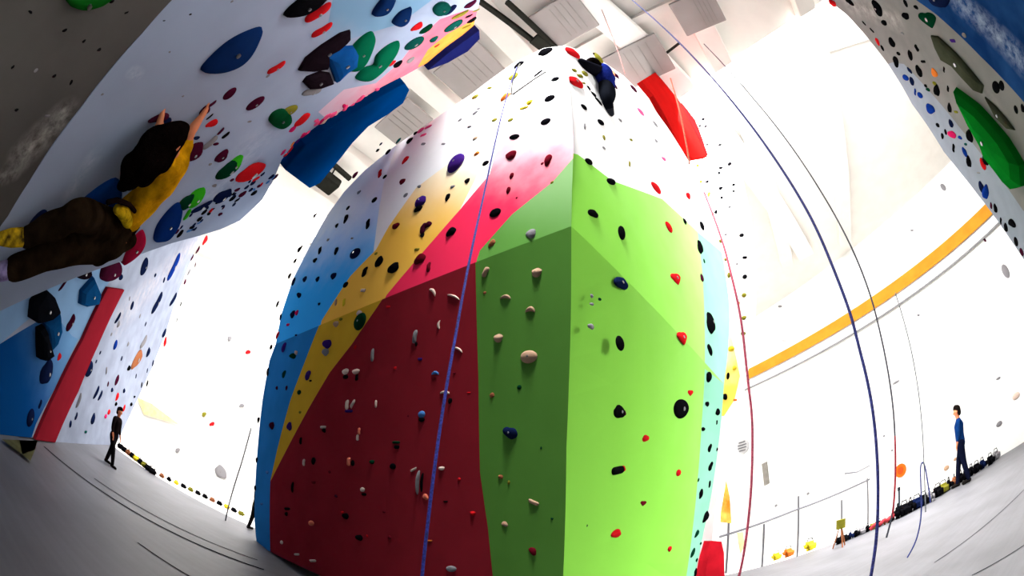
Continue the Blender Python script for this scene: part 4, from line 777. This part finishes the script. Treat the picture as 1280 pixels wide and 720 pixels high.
flat('cloth', 'pale yellow cloth strip hanging on the railing', 'cloth', RP, [(921, 666), (928, 665), (930, 682), (925, 692)], (236, 214, 160), .02)
vt = thing('wall_vent', 'round grey louvred vent on the hall wall near the pink rope', 'vent', tuple(WR.hit((930, 558))[0]))
c = WR.hit((930, 558))[0]; Rv = Matrix((n2, Vector((0, 0, 1)), -n1)).transposed(); bm = bmesh.new()
bm_tube(bm, [c, c-n1*.12], .3, 20); link('housing', bm, mat('vent_grey', (176, 176, 178), .5), vt)
bm = bmesh.new()
for k in range(4): bm_box(bm, c-n1*.14+Vector((0, 0, -.18+k*.12)), (.46 if 0 < k < 3 else .34, .04, .03), Rv)
link('louvre', bm, mat('louvre_dark', (96, 96, 100), .5), vt)
flat('notice_board', 'narrow grey notice board on the hall wall right of the round vent', 'sign', WR, [(953, 580), (959, 577), (962, 604), (956, 607)], (130, 126, 120), .06)
c = WR.hit((1126, 588))[0]; bm = bmesh.new(); bm_tube(bm, [c, c-n1*.06], .22, 22); sg = link('round_sign', bm, mat('sign_orange', (224, 96, 30), .5, .15, 4)); tag(sg, 'orange round sign on the right hall wall beside the grey rope', 'sign')
bm = bmesh.new(); bm_tube(bm, [c-n1*.06, c-n1*.075], .12, 18); link('centre', bm, mat('sign_red', (196, 70, 30), .5), sg)
for x, y, s, lab in ((1183, 585, .22, 'beige flat hold on the hall wall left of the person in blue'), (1194, 574, .14, 'small beige hold above the beige flat one'), (1270, 495, .3, 'pale pink oval hold on the hall wall at the right edge'), (1249, 530, .24, 'grey oval hold near the right end of the mats'), (1115, 563, .1, 'tiny grey hold on the hall wall by the grey rope'), (1105, 545, .1, 'tiny grey hold above the orange sign'),
                     (1010, 617, .12, 'small dark hold above the railing'), (970, 632, .12, 'small grey hold above the left railing post')):
    o = hold(WR, x, y, s*36, s*26, 30, 'tan' if 'beige' in lab else 'pale' if 'pink' in lab else 'grey', 'd', 'x'); HOLDS.pop(); tag(o, lab, 'climbing hold')
flat('wall_banner', 'faded yellow banner on the hall wall at the lower left', 'banner', Plane(hw(-16, 16.8, 0), hw(0, 16.8, 0), hw(0, 16.8, 4)), [(172, 497), (190, 505), (228, 533), (215, 528), (180, 518)], (240, 214, 160), .03)
bgp = Plane(hw(-16, 16.8, 0), hw(0, 16.8, 0), hw(0, 16.8, 4))
for x, y, c, lab in ((276, 590, 'grey', 'large grey hold on the hall wall left of the tower'), (222, 563, 'grey', 'grey hold on the hall wall above the bags'), (265, 530, 'red', 'tiny red hold on the far hall wall left of the tower'), (302, 507, 'grey', 'thin grey hold on the far hall wall'), (255, 518, 'olive', 'tiny olive hold on the far hall wall left of the red one'), (310, 440, 'red', 'small red hold high on the far hall wall'), (287, 423, 'grey', 'tiny grey hold high on the far hall wall'), (308, 307, 'olive', 'small olive hold near the ceiling left of the tower')):
    o = hold(bgp, x, y, 12 if 'large' in lab else 7, 20 if 'large' in lab else 5, 30, c, 'b', 'x'); HOLDS.pop(); tag(o, lab, 'climbing hold')
# bags, shoes and crates along the mat edge
def rounded(name, w, d, h, m, bev=.3):
    bm = bmesh.new(); bm_box(bm, (0, 0, h/2), (w, d, h)); bmesh.ops.bevel(bm, geom=bm.edges[:], offset=min(w, d, h)*bev, segments=3, affect='EDGES')
    for v in bm.verts: v.co.x += .03*math.sin(v.co.z*17+v.co.y*9); v.co.y += .02*math.sin(v.co.x*13)
    me = bpy.data.meshes.new(name); bm.to_mesh(me); bm.free(); me.materials.append(m)
    for p in me.polygons: p.use_smooth = True
    return me
bagm = rounded('bag', .42, .26, .26, hmat('black')); bm = bmesh.new(); bm_tube(bm, [(-.13, 0, .24), (-.08, 0, .34), (.08, 0, .34), (.13, 0, .24)], .014, 6); strap = bpy.data.meshes.new('strap'); bm.to_mesh(strap); bm.free(); strap.materials.append(hmat('black'))
pkm = bpy.data.meshes.new('pocket'); bm = bmesh.new(); bm_box(bm, (0, -.135, .1), (.24, .05, .13)); bevel(bm, .015); bm.to_mesh(pkm); bm.free(); pkm.materials.append(hmat('black'))
def bag(p, color, label, group, s=1.0, rz=0):
    P = onz(p, 0); o = bpy.data.objects.new('bag', bagm); COL.objects.link(o); o.location = P; o.rotation_euler = (0, 0, rz); o.scale = (s, s, s)
    o.material_slots[0].link = 'OBJECT'; o.material_slots[0].material = hmat(color); tag(o, label, 'bag', group)
    for me in (strap, pkm):
        k = bpy.data.objects.new(me.name, me); COL.objects.link(k); k.parent = o; k.material_slots[0].link = 'OBJECT'; k.material_slots[0].material = hmat(color if me is pkm else 'black')
words12 = ['first', 'second', 'third', 'fourth', 'fifth', 'sixth', 'seventh', 'eighth', 'ninth', 'tenth', 'eleventh', 'twelfth', 'thirteenth', 'fourteenth', 'fifteenth', 'sixteenth', 'seventeenth', 'eighteenth', 'nineteenth', 'twentieth', 'twenty-first', 'twenty-second']
def row(pxs, cols, side, sc):
    cnt = {}
    for i, (x, y) in enumerate(pxs):
        c = cols[i % len(cols)]; cnt.setdefault(c, []).append((x, y))
    for c, L in cnt.items():
        for j, (x, y) in enumerate(L):
            lab = f"{c} bag on the mat edge {side}" + (f", {words12[j]} from the left of that colour" if len(L) > 1 else '')
            bag((x, y), c, lab, 'bags along the mat edge '+side, sc(x), random.uniform(-.5, .5))
R_ = [(1048+i*7.2, 680-i*7.2*.42) for i in range(10)]+[(1122+i*8, 648-i*8*.5) for i in range(6)]+[(1172+i*7, 621-i*7*.62) for i in range(9)]+[(1238+i*7, 581-i*7*.9) for i in range(6)]
row(R_, ['black', 'black', 'navy', 'black', 'grey', 'black', 'olive', 'black', 'brown', 'black', 'black'], 'on the right', lambda x: .5 if x < 1120 else .95)
L_ = [(150+i*5, 561+i*3.9) for i in range(9)]+[(202+i*9, 597+i*4.3) for i in range(12)]
row(L_, ['black', 'black', 'brown', 'black', 'yellow', 'black', 'olive'], 'on the left', lambda x: .42 if x < 195 else .3)
bag((1012, 688), 'yellow', 'bright yellow bag beside the railing on the right', 'bags along the mat edge on the right', .7)
bag((985, 696), 'orange', 'orange yellow bag near the left end of the railing', 'bags along the mat edge on the right', .6); bag((970, 700), 'yellow', 'leftmost pale yellow bag by the railing', 'bags along the mat edge on the right', .5)
st = thing('stool', 'brown and yellow tripod stool behind the railing', 'stool', tuple(onz((1050, 684), 0)))
P = Vector(st.location); bm = bmesh.new(); bm_tube(bm, [P+Vector((0, 0, .34)), P+Vector((0, 0, .5))], .09, 12); link('seat', bm, hmat('olive'), st)
for k in range(3):
    a = k*2.1; bm = bmesh.new(); bm_tube(bm, [P+Vector((.14*math.cos(a), .14*math.sin(a), 0)), P+Vector((.03*math.cos(a), .03*math.sin(a), .36))], .013, 6); link('leg', bm, hmat('brown'), st)
bm = bmesh.new(); P = onz((1124, 643), 0); bm_tube(bm, [P, P+Vector((0, 0, .62))], .03, 8); o = link('bollard', bm, mat('bollard_grey', (70, 76, 84), .6)); tag(o, 'short dark post on the mat edge under the orange sign', 'post')
bm = bmesh.new(); bm_tube(bm, [P+Vector((0, 0, .56)), P+Vector((0, 0, .64))], .04, 8); link('cap', bm, mat('bollard_cap', (40, 44, 52), .6), o)
rope('rope_coil', 'red rope lying in loops along the mat edge under the pink rope end', [(1088, 662, 7.1), (1093, 655, 7.1), (1100, 656, 7.1), (1104, 650, 7.2), (1109, 651, 7.2), (1113, 646, 7.3), (1118, 644, 7.3)], .035, (206, 60, 70))
# olive folded mat corner, lower left
bm = bmesh.new(); W = [onz(p, .03) for p in ((2, 549), (24, 550), (47, 551), (44, 562), (38, 576), (28, 568), (14, 558))]; bm.faces.new([bm.verts.new(p) for p in W]); bmesh.ops.solidify(bm, geom=bm.faces[:], thickness=.03)
tag(link('floor_cloth', bm, mat('cloth_olive', (120, 118, 84), .8, .15, 6)), 'crumpled olive cloth on the floor below the crimson board', 'cloth')
# ------------------------------------------------------------------ light
def area(name, loc, tgt, sx, sy, e, col=(1, 1, 1), spread=180):
    l = bpy.data.lights.new(name, 'AREA'); l.shape = 'RECTANGLE'; l.size = sx; l.size_y = sy; l.energy = e; l.color = col; l.spread = math.radians(spread)
    o = bpy.data.objects.new(name, l); COL.objects.link(o); o.location = loc
    o.rotation_euler = (Vector(tgt)-Vector(loc)).to_track_quat('-Z', 'Y').to_euler(); return o
area('overhead_fill', hw(6, 10.5, ZC-.4), hw(6, 10.5, 0), 12, 8, 1300, (1, .985, .96))  # added area light under the ceiling, brightens the hall
area('hall_fill', hw(4.5, 1, 8.3), hw(14, 4, 4.2), 8, 2.5, 2200, (1, .985, .96))  # added lamp, throws light onto the right hall wall
area('hall_fill', hw(9, -2, 3.5), hw(9, 4, 9.5), 5, 5, 60, (1, .985, .96))  # added lamp facing up, lifts the hall ceiling
area('hall_fill', hw(-6, 9.5, 8.5), hw(-9, 17, 3.5), 8, 2.5, 2200, (1, .985, .96))  # added lamp, whitens the end wall on the left
area('overhead_fill', hw(-9, 10, ZC-.4), hw(-9, 10, 0), 7, 6, 400, (1, .985, .96))  # added area light for the left part of the hall
area('side_window', (11.5, -2.5, 5.2), (1.5, 2.6, 2.5), 6, 4, 600, (1, .98, .95), 80)
area('tower_top_fill', (-1.3, .3, 8.8), (-1.0, 2.6, 4.2), 2.2, 1.6, 900, (1, .99, .97), 80)  # added lamp that lifts the upper left tower face, no real window
area('overhead_fill', (7.5, 5.6, 8.7), (7.8, 5.2, 0), 5, 2, 420, (1, .99, .97), 60)  # added overhead light, brightens the back of the mats on the right
area('overhead_fill', (-5, 6.5, 8.7), (-5, 6, 0), 3, 2, 200, (1, .99, .97), 60)  # added overhead light for the floor on the left
w = bpy.data.worlds.new('world'); SC.world = w; w.use_nodes = True
w.node_tree.nodes['Background'].inputs['Color'].default_value = (.75, .85, 1, 1); w.node_tree.nodes['Background'].inputs['Strength'].default_value = .12
vs = SC.view_settings; vs.view_transform = 'Standard'; vs.look = 'None'; vs.exposure = 0; vs.gamma = 1
try: vs.use_curve_mapping = False
except Exception: pass
